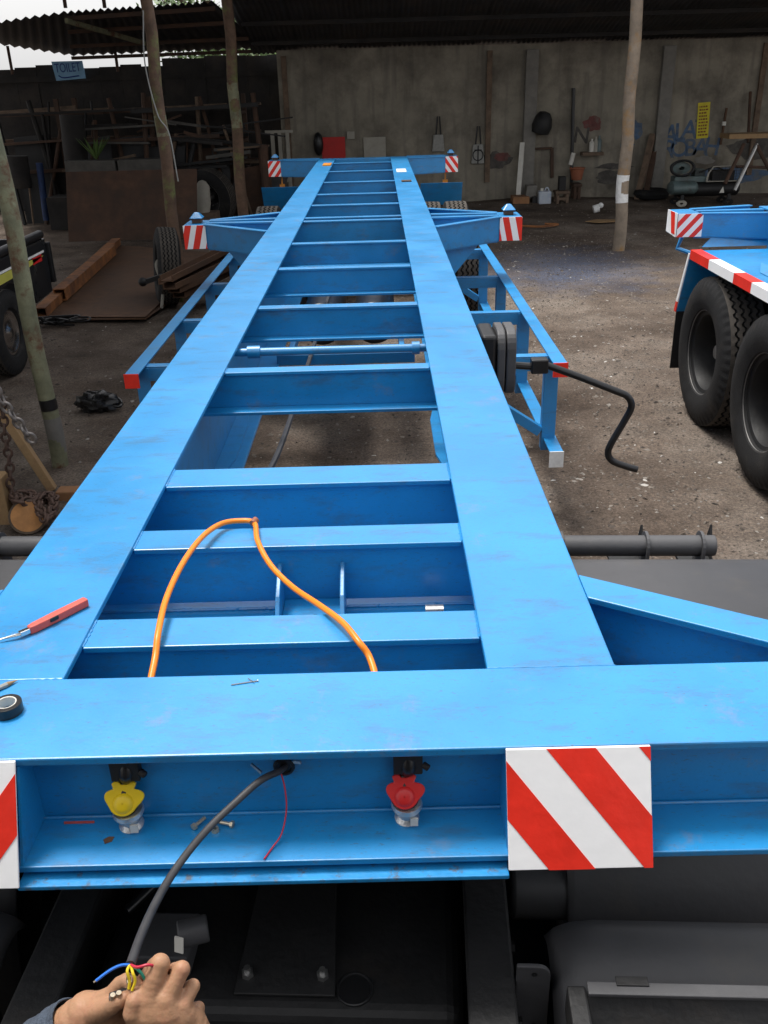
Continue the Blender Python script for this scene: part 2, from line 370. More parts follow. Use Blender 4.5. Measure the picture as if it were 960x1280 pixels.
mb.f = [(j*nx+i, j*nx+i+1, (j+1)*nx+i+1, (j+1)*nx+i) for j in range(len(ys)-1) for i in range(nx-1)]
me = bpy.data.meshes.new('ground'); me.from_pydata(mb.v, [], mb.f); me.materials.append(M['ground'])
me.polygons.foreach_set('use_smooth', [True]*len(me.polygons))
g = bpy.data.objects.new('ground', me); COL.objects.link(g); setp(g, 'packed brown dirt yard strewn with gravel', None, None, 'structure')

def scatter(name, n, smin, smax, flat, material, label, cat, region, pw=2.0):
    V = []; F = []
    for _ in range(n):
        x, y = region()
        s = smin+(smax-smin)*rnd.random()**pw; o = len(V); z = gh(x, y); k = rnd.choice((4, 5, 6)); a0 = rnd.random()*6.28; el = rnd.uniform(.35, 1)
        for i in range(k):
            a = 2*math.pi*i/k+rnd.uniform(-.35, .35); r = s*rnd.uniform(.55, 1.1); u, v = r*math.cos(a), r*el*math.sin(a)
            V.append((x+u*math.cos(a0)-v*math.sin(a0), y+u*math.sin(a0)+v*math.cos(a0), z-s*.1+rnd.random()*s*.35*flat))
        V.append((x+rnd.uniform(-.3, .3)*s, y+rnd.uniform(-.3, .3)*s, z+s*flat*rnd.uniform(.6, 1.1)))
        F += [(o+i, o+(i+1) % k, o+k) for i in range(k)]
    me = bpy.data.meshes.new(name); me.from_pydata(V, [], F); me.materials.append(M[material])
    o = bpy.data.objects.new(name, me); COL.objects.link(o); setp(o, label, cat, None, 'stuff')
def yard():
    while 1:
        y = 3+rnd.random()**1.6*16; x = rnd.uniform(-5, 7.5)
        return x, y
def right_yard():
    return rnd.gauss(2.2, 1.3), 4+rnd.random()*11
scatter('gravel', 26000, .005, .030, .5, 'gravel', 'small grey and brown stones pressed into the dirt yard', 'gravel', yard, 2.4)
scatter('gravel', 24000, .004, .017, .5, 'gravel', 'finer loose stones on the open dirt right of the trailer', 'gravel', right_yard, 1.6)
scatter('litter', 900, .006, .045, .14, 'litter', 'pale scraps and flakes of rubbish scattered over the dirt', 'litter', yard, 2.6)
scatter('litter', 500, .005, .040, .14, 'litter', 'pale scraps lying on the open dirt right of the trailer', 'litter', right_yard, 2.6)

# ------------------------------------------------------------------ container trailer
CX = -.2; ZT = 1.385
def mir(x): return 2*CX-x
T = thing('container_trailer', 'long bright blue skeletal container trailer running away from the viewer, freshly painted', 'trailer', (CX, 7, 0))
FW = .22
def rail(xc):
    m = MB(); h = FW/2
    m.box(xc-h, xc+h, 1.283, 12.86, ZT-.014, ZT)
    web = [(1.15, ZT-.0145), (12.86, ZT-.0145), (12.86, .944), (3.15, .944), (2.45, 1.216), (1.15, 1.216)]
    m.prism([(xc-.006, y, z) for y, z in web], (.012, 0, 0))
    h = .085
    for (y0, z0, y1, z1) in ((2.45, 1.202, 3.15, .93), (3.15, .93, 12.86, .93)):
        xa = xc-(.085 if xc < CX else .048); m.prism([(xa, y0, z0), (xa, y1, z1), (xa, y1, z1+.014), (xa, y0, z0+.014)], ((.20 if xc < CX else .133), 0, 0))
    return m
for xc in (.275, mir(.275)): part('main_rail', rail(xc), 'blue', T, bevel=.003)
XI0, XI1 = mir(.165), .165        # inner flange edges
def cross(y, wd, hh, bf=True):
    m = MB(); m.box(XI0+.001, XI1-.001, y, y+wd, ZT-.02, ZT-.008)
    m.box(mir(.26), .26, y+.012, y+.02, ZT-hh, ZT-.02)
    if bf: m.box(mir(.262), .262, y-.05, y+wd*.5, ZT-hh-.012, ZT-hh)
    return m
for y, wd, hh in ((1.388, .097, .155), (1.771, .095, .155), (2.113, .115, .155)): part('cross_member', cross(y, wd, hh, False), 'blue', T, bevel=.002)
for y in (3.114, 4.12, 5.07, 5.93): part('cross_member', cross(y, .062, .14), 'blue', T, bevel=.002)
for y in (6.95, 7.13): part('cross_member', cross(y, .06, .17, y > 7), 'blue', T, bevel=.002)
for y in (7.9, 8.7, 9.8, 11.03, 12.2): part('cross_member', cross(y, .07, .17), 'blue', T, bevel=.002)
# front beam: open channel facing the tractor
m = MB(); BX0, BX1 = mir(1.055), 1.055
m.box(BX0, BX1, 1.078, 1.283, ZT-.0142, ZT+.0006)
part('front_beam_top', m, 'blue', T, bevel=.003)
m = MB(); m.box(BX0, BX1, 1.120, 1.130, 1.2285, ZT-.0145); part('front_beam_web', m, 'blue', T)
m = MB(); m.box(BX0, BX1, 1.016, 1.283, 1.217, 1.2283); part('front_beam_flange', m, 'blue', T, bevel=.002)
m = MB(); m.tube([(BX0, 1.117, 1.2298), (BX1, 1.117, 1.2298)], .0036, 10); part('weld_bead', m, 'blue', T, smooth=True)
m = MB(); m.box(-.578, .172, .998, 1.065, 1.198, 1.2065); part('skid_plate', m, 'blueworn', T, bevel=.002)
m = MB(); m.box(-.68, .28, 1.0655, 2.5, 1.2005, 1.2140); part('bottom_plate', m, 'blue', T)
for x in (-.5745, .1715):
    m = MB(); m.prism([(x, 1.0785, ZT-.0146), (x, 1.1195, ZT-.0146), (x, 1.1195, 1.229), (x, 1.018, 1.229)], (.004, 0, 0)); part('stiffener', m, 'blue', T)
m = MB()
for x in (-.249, -.108): m.prism([(x, 1.63, 1.215), (x, 1.781, 1.215), (x, 1.781, 1.33), (x, 1.70, 1.29)], (.010, 0, 0))
m.box(-.2388, -.1082, 1.64, 1.781, 1.215, 1.235)
part('kingpin_bracket', m, 'blue', T, bevel=.002)
m = MB(); m.lathe([(.001, 0), (.012, 0)], (-.165, 1.70, 1.2358), (0, 0, 1), 14); part('bracket_hole', m, 'black', T)
m = MB(); m.tube([(.08, 1.72, 1.232), (.12, 1.72, 1.232)], .014, 12); part('bracket_pin', m, 'steel', T)
def weld(a, b, r=.004, off=.0):
    a, b = Vector(a), Vector(b); n = max(4, int((b-a).length/.007)); P = [a+(b-a)*i/n+Vector((rnd.uniform(-1, 1), rnd.uniform(-1, 1), rnd.uniform(-.3, .3)))*.0008 for i in range(n+1)]
    m = MB(); m.tube(P, [r*(.8+.4*(i % 2))*rnd.uniform(.8, 1.15) for i in range(n+1)], 6); return part('weld_bead', m, 'blue', T, smooth=True)
for y, wd in ((1.388, .097), (1.771, .095), (2.113, .115), (3.114, .062)):
    for x in (XI0, XI1): weld((x, y+.003, ZT-.009), (x, y+wd-.003, ZT-.009))
    for x in (-.669, .269): weld((x, y+.008, ZT-.03), (x, y+.008, 1.225), .005)
for x0_, x1_ in ((mir(.385), XI0), (XI1, .385)): weld((x0_, 1.2835, ZT-.0012), (x1_, 1.2835, ZT-.0012), .0015)
for y in (1.52, 1.87): weld((-.66, y+.255 if y < 1.6 else y+.24, 1.2155), (.26, y+.255 if y < 1.6 else y+.24, 1.2155), .004)
# diagonal wings from rail to beam
def wing(sx):
    f = (lambda x: x) if sx > 0 else mir
    m = MB(); m.prism([(f(.386), 1.60, ZT-.014), (f(.92), 1.284, ZT-.014), (f(.77), 1.284, ZT-.014), (f(.386), 1.51, ZT-.014)], (0, 0, .0135)); 
    m.prism([(f(.386), 1.552, ZT-.0145), (f(.85), 1.277+.01, ZT-.0145), (f(.845), 1.277+.004, ZT-.0145), (f(.386), 1.545, ZT-.0145)], (0, 0, -.15))
    part('diagonal_brace', m, 'blue', T, bevel=.002)
    m = MB(); m.prism([(f(.276), 1.2835, 1.217), (f(.276), 1.59, 1.217), (f(.386), 1.59, 1.217), (f(.9), 1.2835, 1.217)], (0, 0, .010)); part('corner_plate', m, 'blue', T)
wing(1); wing(-1)

def clip(poly, x0, x1, y0, y1):
    for ax, lim, sg in ((0, x0, 1), (0, x1, -1), (1, y0, 1), (1, y1, -1)):
        out = []
        for i in range(len(poly)):
            a, b = poly[i], poly[(i+1) % len(poly)]; da = (a[ax]-lim)*sg; db = (b[ax]-lim)*sg
            if da >= 0: out.append(a)
            if (da >= 0) != (db >= 0):
                t = da/(da-db); out.append((a[0]+(b[0]-a[0])*t, a[1]+(b[1]-a[1])*t))
        poly = out
        if not poly: return []
    return poly
def board(parent, x0, x1, z0, z1, y, flip, bands, slope, th=.004, name='hazard_board', tilt=0.):
    m = MB(); m.prism([(x0, y, z1), (x1, y, z1), (x1, y-tilt, z0), (x0, y-tilt, z0)], (0, -th, 0)); b = part(name, m, 'white', parent, bevel=.001)
    W_, H_ = x1-x0, z1-z0
    for (a0, a1) in bands:                       # band = range of u + slope offset at v=0, u measured in width
        P = [(a0, 0), (a1, 0), (a1+slope, 1), (a0+slope, 1)]
        P = clip(P, 0, 1, 0, 1)
        if len(P) < 3: continue
        pts = [((x0+u*W_) if not flip else (x1-u*W_), y-th-.0009-v*tilt, z1-v*H_) for u, v in P]
        m = MB(); m.prism(pts, (0, .0007, 0)); part('red_stripe', m, 'red', b)
front_bands = [(-.36+.28, -.02), (.28, .64), (.93, 1.3)]
front_bands = [(-.38, -.06), (.28, .62), (.92, 1.3)]
board(T, .170, .388, 1.219, 1.3855, 1.0765, False, front_bands, .66, tilt=.077)
board(T, mir(.388), mir(.172), 1.210, 1.3855, 1.0765, True, front_bands, .66, tilt=.080)

# middle bolster
def flange_bar(m, a, b, w, z0, z1):
    a = Vector((a[0], a[1], 0)); b = Vector((b[0], b[1], 0)); n = Vector((0, 0, 1)).cross(b-a).normalized()*w/2
    m.prism([(p.x, p.y, z0) for p in (a-n, b-n, b+n, a+n)], (0, 0, z1-z0))
def bolster(parent, yc, dn, df, xin, xend, bars, f, z1=1.372, hin=.115, hend=.165, lock=True):
    # one arm: sloping front plate, back plate, two bars between, end box
    e0, e1 = yc, yc+.26
    m = MB()
    xb = xend-.165
    m.prism([(f(xin), yc-dn, z1), (f(xb), e0, z1), (f(xb), e0, z1-hend), (f(xin), yc-dn, z1-hin-.05)], (0, .010, 0))
    part('bolster_plate', m, 'blue', parent, bevel=.002)
    m = MB(); m.prism([(f(xin), e1+df, z1), (f(xb), e1, z1), (f(xb), e1, z1-hend), (f(xin), e1+df, z1-hin-.05)], (0, -.010, 0)); part('bolster_plate', m, 'blue', parent, bevel=.002)
    m = MB(); flange_bar(m, (f(xin), yc-dn+.012), (f(xb), e0+.012), .05, z1-.002, z1+.008); flange_bar(m, (f(xin), e1+df-.012), (f(xb), e1-.012), .05, z1-.002, z1+.008)
    part('bolster_flange', m, 'blue', parent, bevel=.002)
    m = MB()
    for (ya, yb) in bars: flange_bar(m, (f(xin), ya), (f(xb), yb), .055, z1-.004, z1+.010); flange_bar(m, (f(xin), ya), (f(xb), yb), .01, z1-.19, z1-.004)
    part('bolster_rib', m, 'blue', parent, bevel=.002)
    m = MB(); a, b = sorted((f(xb), f(xend))); m.box(a, b, e0+.001, e1-.001, z1-hend, z1+.004); part('bolster_end', m, 'blue', parent, bevel=.004)
    m = MB(); m.prism([(f(xin), yc-dn+.01, z1-hin-.05), (f(xb), e0+.01, z1-hend-.001), (f(xb), e1-.01, z1-hend-.001), (f(xin), e1+df-.01, z1-hin-.05)], (0, 0, -.008)); part('bolster_bottom', m, 'blue', parent)
    if not lock: return
    # twist lock: base, cone
    xc = f(xend-.085); yc2 = yc+.12
    m = MB(); m.box(xc-.034, xc+.034, yc2-.04, yc2+.04, z1+.005, z1+.038); tl = part('twist_lock', m, 'darkrust', parent, bevel=.004)
    m = MB(); m.add([(xc-.05, yc2-.055, z1+.039), (xc+.05, yc2-.055, z1+.039), (xc+.05, yc2+.055, z1+.039), (xc-.05, yc2+.055, z1+.039), (xc-.016, yc2-.012, z1+.080), (xc+.016, yc2-.012, z1+.080), (xc+.016, yc2+.012, z1+.080), (xc-.016, yc2+.012, z1+.080)],
                    [(0, 3, 2, 1), (4, 5, 6, 7), (0, 1, 5, 4), (1, 2, 6, 5), (2, 3, 7, 6), (3, 0, 4, 7)])
    part('twist_lock_cone', m, 'blue', tl, bevel=.006)
ident = lambda x: x
for f in (ident, mir):
    bolster(T, 6.93, .42, .34, .387, 1.05, ((6.98, 7.0), (7.16, 7.12)), f)
    xa, xb = sorted((f(.887), f(1.053)))
    board(T, xa, xb, 1.205, 1.374, 6.928, f is mir, [(.08, .37), (.62, .90), (1.2, 1.5), (-.5, -.2)] if f is mir else [(-.40, -.1), (.12, .40), (.68, .98)], .28 if f is mir else -.26 if False else .22)
    m = MB(); m.prism([(f(.74), 6.90, 1.20), (f(.388), 6.60, 1.20), (f(.388), 6.60, .95), (f(.48), 6.68, .95)], (0, .012, 0)); part('gusset', m, 'blue', T)
    bolster(T, 12.78, .10, .0, .387, 1.055, ((12.85, 12.85),), f, z1=1.378, hin=.15, hend=.19)
    xa, xb = sorted((f(.892), f(1.058)))
    board(T, xa, xb, 1.186, 1.382, 12.778, False, [(-.35, -.05), (.25, .55), (.85, 1.15), (-.95, -.65)] if f is ident else [(.15, .45), (.75, 1.05), (1.35, 1.65)], .9 if f is ident else -.9)
m = MB(); m.box(mir(.87), .87, 12.862, 13.0, 1.18, 1.381); part('rear_beam', m, 'blue', T, bevel=.004)
for f in (ident, mir):
    m = MB(); xa, xb = sorted((f(.50), f(1.0))); m.prism([(xa, 11.38, 1.19), (xb, 11.38, 1.19), (xb, 11.55, .92), (xa, 11.55, .92)], (0, .01, 0)); part('mudguard', m, 'blue', T)
    m = MB(); m.box(f(.9)-.01, f(.9)+.01, 12.9, 12.92, 1.08, 1.18); m.box(f(.9)-.035, f(.9)+.035, 12.9, 12.93, 1.02, 1.08); part('marker_lamp', m, 'amber', T)
# small marker pieces on the far ends of the rails
p = onz(409, 206, ZT+.002); m = MB(); m.box(p.x-.05, p.x+.05, p.y-.16, p.y+.16, ZT+.001, ZT+.012); part('amber_reflector', m, 'amber', T)
p = onz(501, 213, ZT+.002); m = MB(); m.box(p.x-.05, p.x+.06, p.y-.2, p.y+.2, ZT+.001, ZT+.004); part('sticker', m, 'paper', T)
p = onz(508, 226.5, ZT+.002); m = MB(); m.box(p.x-.05, p.x+.05, p.y-.06, p.y+.06, ZT+.001, ZT+.010); part('red_reflector', m, 'darkrust', T)

# side guards
GX = .98
def guard(f):
    sgn = 1 if f(1) > 0 else -1
    a, b = f(GX), f(GX-.075)
    m = MB()
    lo, hi = sorted((a, b))
    m.box(lo, hi, 4.66, 8.6, .915, .925); xv = f(GX); m.box(*sorted((xv, xv-sgn*.008)), 4.66, 8.6, .85, .9149)
    part('guard_rail', m, 'blue', T, bevel=.002)
    m = MB(); m.box(lo, hi, 4.62, 8.6, .425, .435); m.box(*sorted((xv, xv-sgn*.008)), 4.62, 8.6, .36, .4249); part('guard_rail', m, 'blue', T, bevel=.002)
    m = MB(); m.box(lo-.002, hi+.002, 4.650, 4.656, .85, .928); part('end_cap', m, 'red', T)
    m = MB(); m.box(lo-.002, hi+.002, 4.612, 4.618, .345, .438); part('end_cap', m, 'whitepaint', T)
    for y in (4.87, 5.92, 7.1, 8.35):
        m = MB(); lo2, hi2 = sorted((f(.28), f(GX-.009)))
        m.box(lo2, hi2, y-.03, y+.03, .905, .914); m.box(lo2, hi2, y-.03, y-.022, .83, .9045); part('guard_arm', m, 'blue', T, bevel=.002)
        m = MB(); pa, pb = sorted((f(GX-.086), f(GX-.010))); m.box(pa, pb, y-.035, y-.027, .36, .905); m.box(pa, pa+.008, y-.027, y+.03, .36, .899); part('guard_post', m, 'blue', T, bevel=.002)
        m = MB(); m.bar((f(.30), y, .86), (f(GX-.095), y-.005, .47), .055, .055); part('guard_strut', m, 'blue', T, bevel=.002)
guard(ident); guard(mir)

# landing gear
m = MB(); m.box(.390, .452, 3.50, 3.72, 1.13, 1.385); m.box(.36, .39, 3.52, 3.70, .9, 1.36)
lg = part('landing_gearbox', m, 'black', T, bevel=.025, segs=3)
for xa, xb in ((.455, .487), (.492, .53)):
    m = MB(); pts = []
    for k in range(28):
        a = 2*math.pi*k/28; ce, si = math.cos(a), math.sin(a)
        pts.append((xa, 3.61+.115*math.copysign(abs(ce)**.5, ce), 1.265+.135*math.copysign(abs(si)**.5, si)))
    m.prism(pts, (xb-xa, 0, 0)); part('gear_cover', m, 'truckgrey', lg, bevel=.006)
m = MB(); m.tube([(.525, 3.6, 1.235), (.63, 3.6, 1.225)], .015, 10); m.box(.605, .675, 3.575, 3.625, 1.20, 1.26); part('crank_joint', m, 'black', lg, bevel=.006)
cp = curve_pts([(.66, 3.6, 1.235), (.80, 3.58, 1.185), (.955, 3.56, 1.125), (1.005, 3.56, 1.10), (1.025, 3.56, 1.055), (1.0, 3.56, .99), (.955, 3.56, .895), (.945, 3.56, .85), (.965, 3.56, .815), (1.02, 3.56, .79), (1.075, 3.56, .772)], 5)
m = MB(); m.tube(cp, .0145, 12); part('crank_handle', m, 'black', lg, smooth=True)
for f in (ident, mir):
    m = MB(); xa, xb = sorted((f(.36), f(.24))); m.box(xa+.005, xb-.005, 3.55, 3.67, .38, .925); part('landing_leg', m, 'blue', T, bevel=.01)
    m = MB(); m.box(xa-.05, xb+.05, 3.48, 3.74, .33, .36); part('landing_foot', m, 'blue', T, bevel=.008)
m = MB(); m.tube([(XI0-.09, 3.5, 1.345), (XI1+.09, 3.5, 1.345)], .016, 14); part('cross_shaft', m, 'blue', T, smooth=True)
for xa, xb in ((XI0+.03, XI0+.08), (XI1-.05, XI1-.02)): m = MB(); m.tube([(xa, 3.5, 1.345), (xb, 3.5, 1.345)], .025, 12); part('shaft_collar', m, 'blue', T, smooth=True)
m = MB(); m.bar((mir(.24), 3.61, .75), (.24, 3.61, .75), .06, .06); m.bar((mir(.24), 3.66, .45), (.24, 3.66, .45), .05, .05); part('leg_brace', m, 'blue', T, bevel=.004)
# lower frame seen through the bays
m = MB()
m.box(mir(.17), .17, 4.72, 4.78, .932, .99)
part('lower_frame', m, 'blue', T, bevel=.003)
m = MB(); m.box(mir(.17), .17, 5.35, 5.45, .932, .99); part('lower_frame', m, 'blue', T, bevel=.003)
for x in (mir(.12), .09): m = MB(); m.box(x, x+.03, 4.781, 5.349, .935, .985); part('lower_frame', m, 'blue', T, bevel=.003)
m = MB(); m.tube([(CX-.2, 5.9, .86), (CX-.2, 6.9, .86)], .14, 24); part('air_reservoir', m, 'black', T, smooth=True, bevel=.02)
m = MB(); m.tube([(CX+.15, 5.9, .86), (CX+.15, 6.9, .86)], .14, 24); part('air_reservoir', m, 'black', T, smooth=True, bevel=.02)
for f in (ident, mir):
    m = MB(); m.prism([(f(.26), 2.24, 1.10), (f(.26), 3.10, .95), (f(.10), 2.5, 1.10)], (0, 0, .01)); part('gooseneck_gusset', m, 'blue', T)
    m = MB(); m.prism([(f(.268), 3.16, .9445), (f(.268), 4.05, .9445), (f(.225), 3.95, .9445), (f(.20), 3.75, .9445), (f(.20), 3.35, .9445), (f(.225), 3.2, .9445)], (0, 0, .01)); part('rail_gusset', m, 'blue', T)
    m = MB(); m.tube([(f(.266), 2.30, 1.33), (f(.258), 3.0, 1.02)], .004, 6); part('weld_bead', m, 'blue', T)
m = MB(); m.tube(curve_pts([(-.6, 2.3, 1.08), (-.45, 3.0, 1.0), (-.4, 4.0, .99), (-.35, 6.4, 1.0), (-.3, 9, .95)]), .012, 8); part('air_line', m, 'cable', T, smooth=True)
# axles, wheels
def tyre_mesh(Rr=.52, wd=.29, n=200):
    m = MB(); hw = wd/2
    prof = [(.285, -.36), (.30, -.46), (.36, -.53), (.43, -.52), (.475, -.47), (.493, -.43)]
    rows = []
    ribs = 5; tw = .86*wd; rw = tw/ribs
    for i in range(n):
        a = 2*math.pi*i/n; z = (.008 if (i//2) % 2 else -.008); row = [(r, x*wd/1.0) for r, x in prof]
        row[-1] = (.486 + (.018 if (i//2) % 2 else 0), row[-1][1])
        for k in range(ribs):
            x0 = -tw/2+k*rw; x1 = x0+rw; g_ = .009
            zz0 = z if k > 0 else 0; zz1 = z if k < ribs-1 else 0
            if k > 0: row.append((.502, x0+zz0+g_*.3))
            row.append((.520-abs(x0/wd)**2*.03, x0+g_+zz0)); row.append((.520-abs(x1/wd)**2*.03, x1-g_+zz1))
            if k < ribs-1: row.append((.502, x1+zz1-g_*.3))
        row += [((r if j else .486+(.018 if (i//2) % 2 else 0)), -x*wd/1.0) for j, (r, x) in enumerate(prof[::-1])]
        rows.append(row)
    L = len(rows[0])
    for i, row in enumerate(rows):
        a = 2*math.pi*i/n
        for (r, x) in row: r *= Rr/.52; m.v.append(Vector((x, r*math.cos(a), r*math.sin(a))))
    m.f = [(i*L+j, ((i+1) % n)*L+j, ((i+1) % n)*L+j+1, i*L+j+1) for i in range(n) for j in range(L-1)]
    me = bpy.data.meshes.new('tyre'); me.from_pydata(m.v, [], m.f); me.materials.append(M['rubber']); me.materials.append(M['tread'])
    for p in me.polygons: p.material_index = 1 if all((m.v[i].y**2+m.v[i].z**2)**.5 > .513*Rr/.52 for i in p.vertices) else 0
    me.polygons.foreach_set('use_smooth', [True]*len(me.polygons)); me.set_sharp_from_angle(angle=R_(35)); return me
TYRE = tyre_mesh()
def rim_meshes():                               # -x is the outboard side; deep dished disc wheel
    m = MB()
    m.lathe([(.292, -.125), (.300, -.120), (.296, -.105), (.262, -.095), (.250, -.05), (.244, .10), (.20, .115), (.12, .12), (.11, .10), (.04, .10)], (0, 0, 0), (1, 0, 0), 48)
    h = MB(); h.lathe([(.001, -.03), (.045, -.03), (.055, -.015), (.062, .10), (.10, .102)], (0, 0, 0), (1, 0, 0), 24)
    for k in range(8):
        a = 2*math.pi*k/8; h.cyl((.085, .155*math.cos(a), .155*math.sin(a)), (.118, .155*math.cos(a), .155*math.sin(a)), .013, 6)
    out = []
    g_ = MB(); g_.ring((-.122, 0, 0), (1, 0, 0), .294, .0035, 48, 6)
    for nm, mm, mt in (('rim', m, 'chassis'), ('hub', h, 'worn'), ('rim_flange', g_, 'worn')):
        me = bpy.data.meshes.new(nm); me.from_pydata(mm.v, [], mm.f); me.materials.append(M[mt]); 
        bm = bmesh.new(); bm.from_mesh(me); bmesh.ops.recalc_face_normals(bm, faces=bm.faces); bm.to_mesh(me); bm.free()
        me.polygons.foreach_set('use_smooth', [True]*len(me.polygons)); me.set_sharp_from_angle(angle=R_(40)); out.append(me)
    return out
RIM, HUB, RING = rim_meshes()
def wheel(parent, loc, out=-1, sc=1., rot=0):
    o = bpy.data.objects.new('wheel', RIM); COL.objects.link(o); o.parent = parent; o.location = Vector(loc)-BASE[parent.name]
    o.rotation_euler = (rot, 0, 0 if out < 0 else math.pi); o.scale = (sc,)*3
    for nm, me in (('tyre', TYRE), ('hub', HUB), ('rim_flange', RING)):
        c = bpy.data.objects.new(nm, me); COL.objects.link(c); c.parent = o
    return o
for y in (9.55, 10.85):
    m = MB(); m.tube([(mir(.85), y, .52), (.85, y, .52)], .065, 16); part('axle', m, 'blue', T, smooth=True)
    for x, o in ((.575, -1), (.875, 1), (mir(.575), 1), (mir(.875), -1)): wheel(T, (x, y, .52), o, rot=rnd.random()*6)
    for f in (ident, mir):
        m = MB()
        for k in range(4): m.bar((f(.36), y-.5+k*.06, .70-k*.02), (f(.36), y+.5-k*.06, .70-k*.02), .08, .016)
        part('leaf_spring', m, 'chassis', T)
# gladhand couplings on the front web
def gladhand(bx, cap, lab, tw):
    y0, z0 = 1.099, 1.2284
    m = MB(); m.lathe([(.001, 0), (.019, 0), (.020, .004), (.014, .010), (.0135, .016), (.021, .024), (.025, .033), (.023, .040), (.001, .041)], (bx, y0, z0), (0, -.12, 1), 30)
    g_ = part('air_coupling', m, 'alu', T, smooth=True, label=lab)
    m = MB(); m.box(bx+.005, bx+.017, y0-.024, y0-.0205, z0+.006, z0+.021); part('coupling_tag', m, 'paper', g_)
    ax = Vector((tw, -.78, .62)).normalized(); c = Vector((bx-.003, y0-.008, z0+.057)); r = Vector((1, 0, 0)); r = (r-ax*r.dot(ax)).normalized(); u = ax.cross(r)
    if u.z < 0: u = -u
    pts = []
    for k in range(72):
        a = 2*math.pi*k/72
        rad = .0225+.011*max(0, math.cos(a-.30))**10+.0085*max(0, math.cos(a-2.75))**10
        w_ = abs((a-1.57+math.pi) % (2*math.pi)-math.pi)
        if w_ < .62: rad = .034 if w_ > .20 else .026
        pts.append(c+r*(rad*math.cos(a))+u*(rad*math.sin(a)))
    m = MB(); m.prism(pts, ax*.007); m.lathe([(.001, .013), (.0085, .0125), (.0135, .0105), (.016, .0070)], c-u*.003, ax, 22)
    part('coupling_cover', m, cap, g_, smooth=True, bevel=.0016)
    m = MB(); m.lathe([(.017, -.009), (.023, -.009), (.024, -.001), (.017, -.001)], c, ax, 24); part('coupling_seal', m, 'black', g_, smooth=True)
    e = c+u*.021-ax*.004
    m = MB(); m.tube(curve_pts([e-u*.012, e+u*.004+Vector((.002, .006, .006)), Vector((bx+.004, 1.105, z0+.10)), Vector((bx+.004, 1.118, z0+.125))]), .012, 12); part('coupling_elbow', m, 'black', g_, smooth=True)
    m = MB(); m.box(bx-.020, bx+.026, 1.100, 1.1195, z0+.088, z0+.125); m.cyl((bx+.026, 1.105, z0+.105), (bx+.036, 1.10, z0+.10), .006, 8); part('coupling_bracket', m, 'chassis', g_, bevel=.003)
gladhand(-.424, 'yellowcap', 'yellow capped air coupling', .14); gladhand(.0195, 'redcap', 'red capped air coupling', -.06)
p = ony(355, 958, 1.118); m = MB(); m.ring((p.x, 1.117, p.z), (0, 1, 0), .0145, .003, 20, 6); m.lathe([(.001, 0), (.014, 0)], (p.x, 1.1175, p.z), (0, -1, 0), 16); part('cable_grommet', m, 'black', T)
HOLE = Vector((p.x, 1.116, p.z))
m = MB(); m.bar(ony(314, 955, 1.112), ony(327, 966, 1.10), .003, .005); m.bar(ony(367, 952, 1.112), ony(376, 953, 1.105), .003, .005); part('cable_tie', m, 'steel', T)
m = MB(); p = onz(266, 1029, 1.2287); m.prism([onz(a_, b_, 1.2287) for a_, b_ in ((80, 1027), (118, 1026), (118, 1029), (80, 1030))], (0, 0, .0004)); part('red_mark', m, 'knife', T)
m = MB(); m.prism([onz(a_, b_, 1.2287) for a_, b_ in ((129, 1050), (136, 1046), (143, 1046), (140, 1052), (131, 1055))], (0, 0, .0006)); part('scraped_spot', m, 'rust', T)

# ------------------------------------------------------------------ cable, wires, hose, tools
WJ = dep(163, 1206, 1.045)
cpts = [HOLE+Vector((0, .05, 0)), HOLE, dep(325, 976, 1.385), dep(290, 1007, 1.345), dep(262, 1034, 1.31), dep(236, 1064, 1.265), dep(212, 1098, 1.215), dep(192, 1134, 1.155), dep(176, 1170, 1.095), WJ]
m = MB(); m.tube(curve_pts(cpts, 7), .0056, 14)
cb = part('electric_cable', m, 'cable', smooth=True); setp(cb, 'thick dark grey electric cable hanging from front beam into the hands', 'cable')
for nm, mt, pts in (('blue_wire', 'wireblue', [(163, 1206, 1.045), (150, 1207, 1.04), (136, 1214, 1.035), (120, 1226, 1.03)]),
                    ('red_wire', 'wirered', [(163, 1206, 1.045), (172, 1209, 1.035), (186, 1206, 1.035), (200, 1210, 1.045)]),
                    ('yellow_wire', 'wireyel', [(162, 1207, 1.043), (159, 1214, 1.035), (162, 1226, 1.035), (161, 1236, 1.035)]),
                    ('green_wire', 'wiregrn', [(164, 1207, 1.045), (171, 1211, 1.037), (177, 1217, 1.037), (182, 1226, 1.04)]),
                    ('yellow_wire', 'wireyel', [(164, 1208, 1.043), (166, 1216, 1.035), (169, 1226, 1.035), (165, 1238, 1.035)])):
    m = MB(); m.tube(curve_pts([dep(*a) for a in pts], 6), .0017, 8); part(nm, m, mt, cb, smooth=True)
m = MB(); m.tube(curve_pts([dep(120, 1226, 1.03), dep(117, 1228, 1.029)], 2), .0010, 6); part('copper_end', m, 'brass', cb)
pl = thing('plug_socket', 'small metal plug with bare brass contacts held between the fingers', 'plug', dep(160, 1240, 1.04))
c = dep(161, 1241, 1.042)
m = MB(); m.cyl(c+Vector((-.022, .0, -.012)), c+Vector((-.002, .004, -.008)), .0085, 16); part('plug_body', m, 'black', pl, smooth=True)
m = MB()
for dx, dy, dz in ((-.019, -.004, .001), (-.012, -.003, .003), (-.001, .006, .010), (.006, .001, .004), (-.002, .010, .014)): m.cyl(c+Vector((dx, dy, dz-.008)), c+Vector((dx+.002, dy, dz+.002)), .0030, 10)
part('plug_contact', m, 'brass', pl)
m = MB(); m.tube(curve_pts([ony(350, 962, 1.11), ony(356, 985, 1.10), ony(358, 1012, 1.085), ony(352, 1042, 1.06), ony(340, 1060, 1.04), ony(330, 1074, 1.018)], 6), .0014, 6)
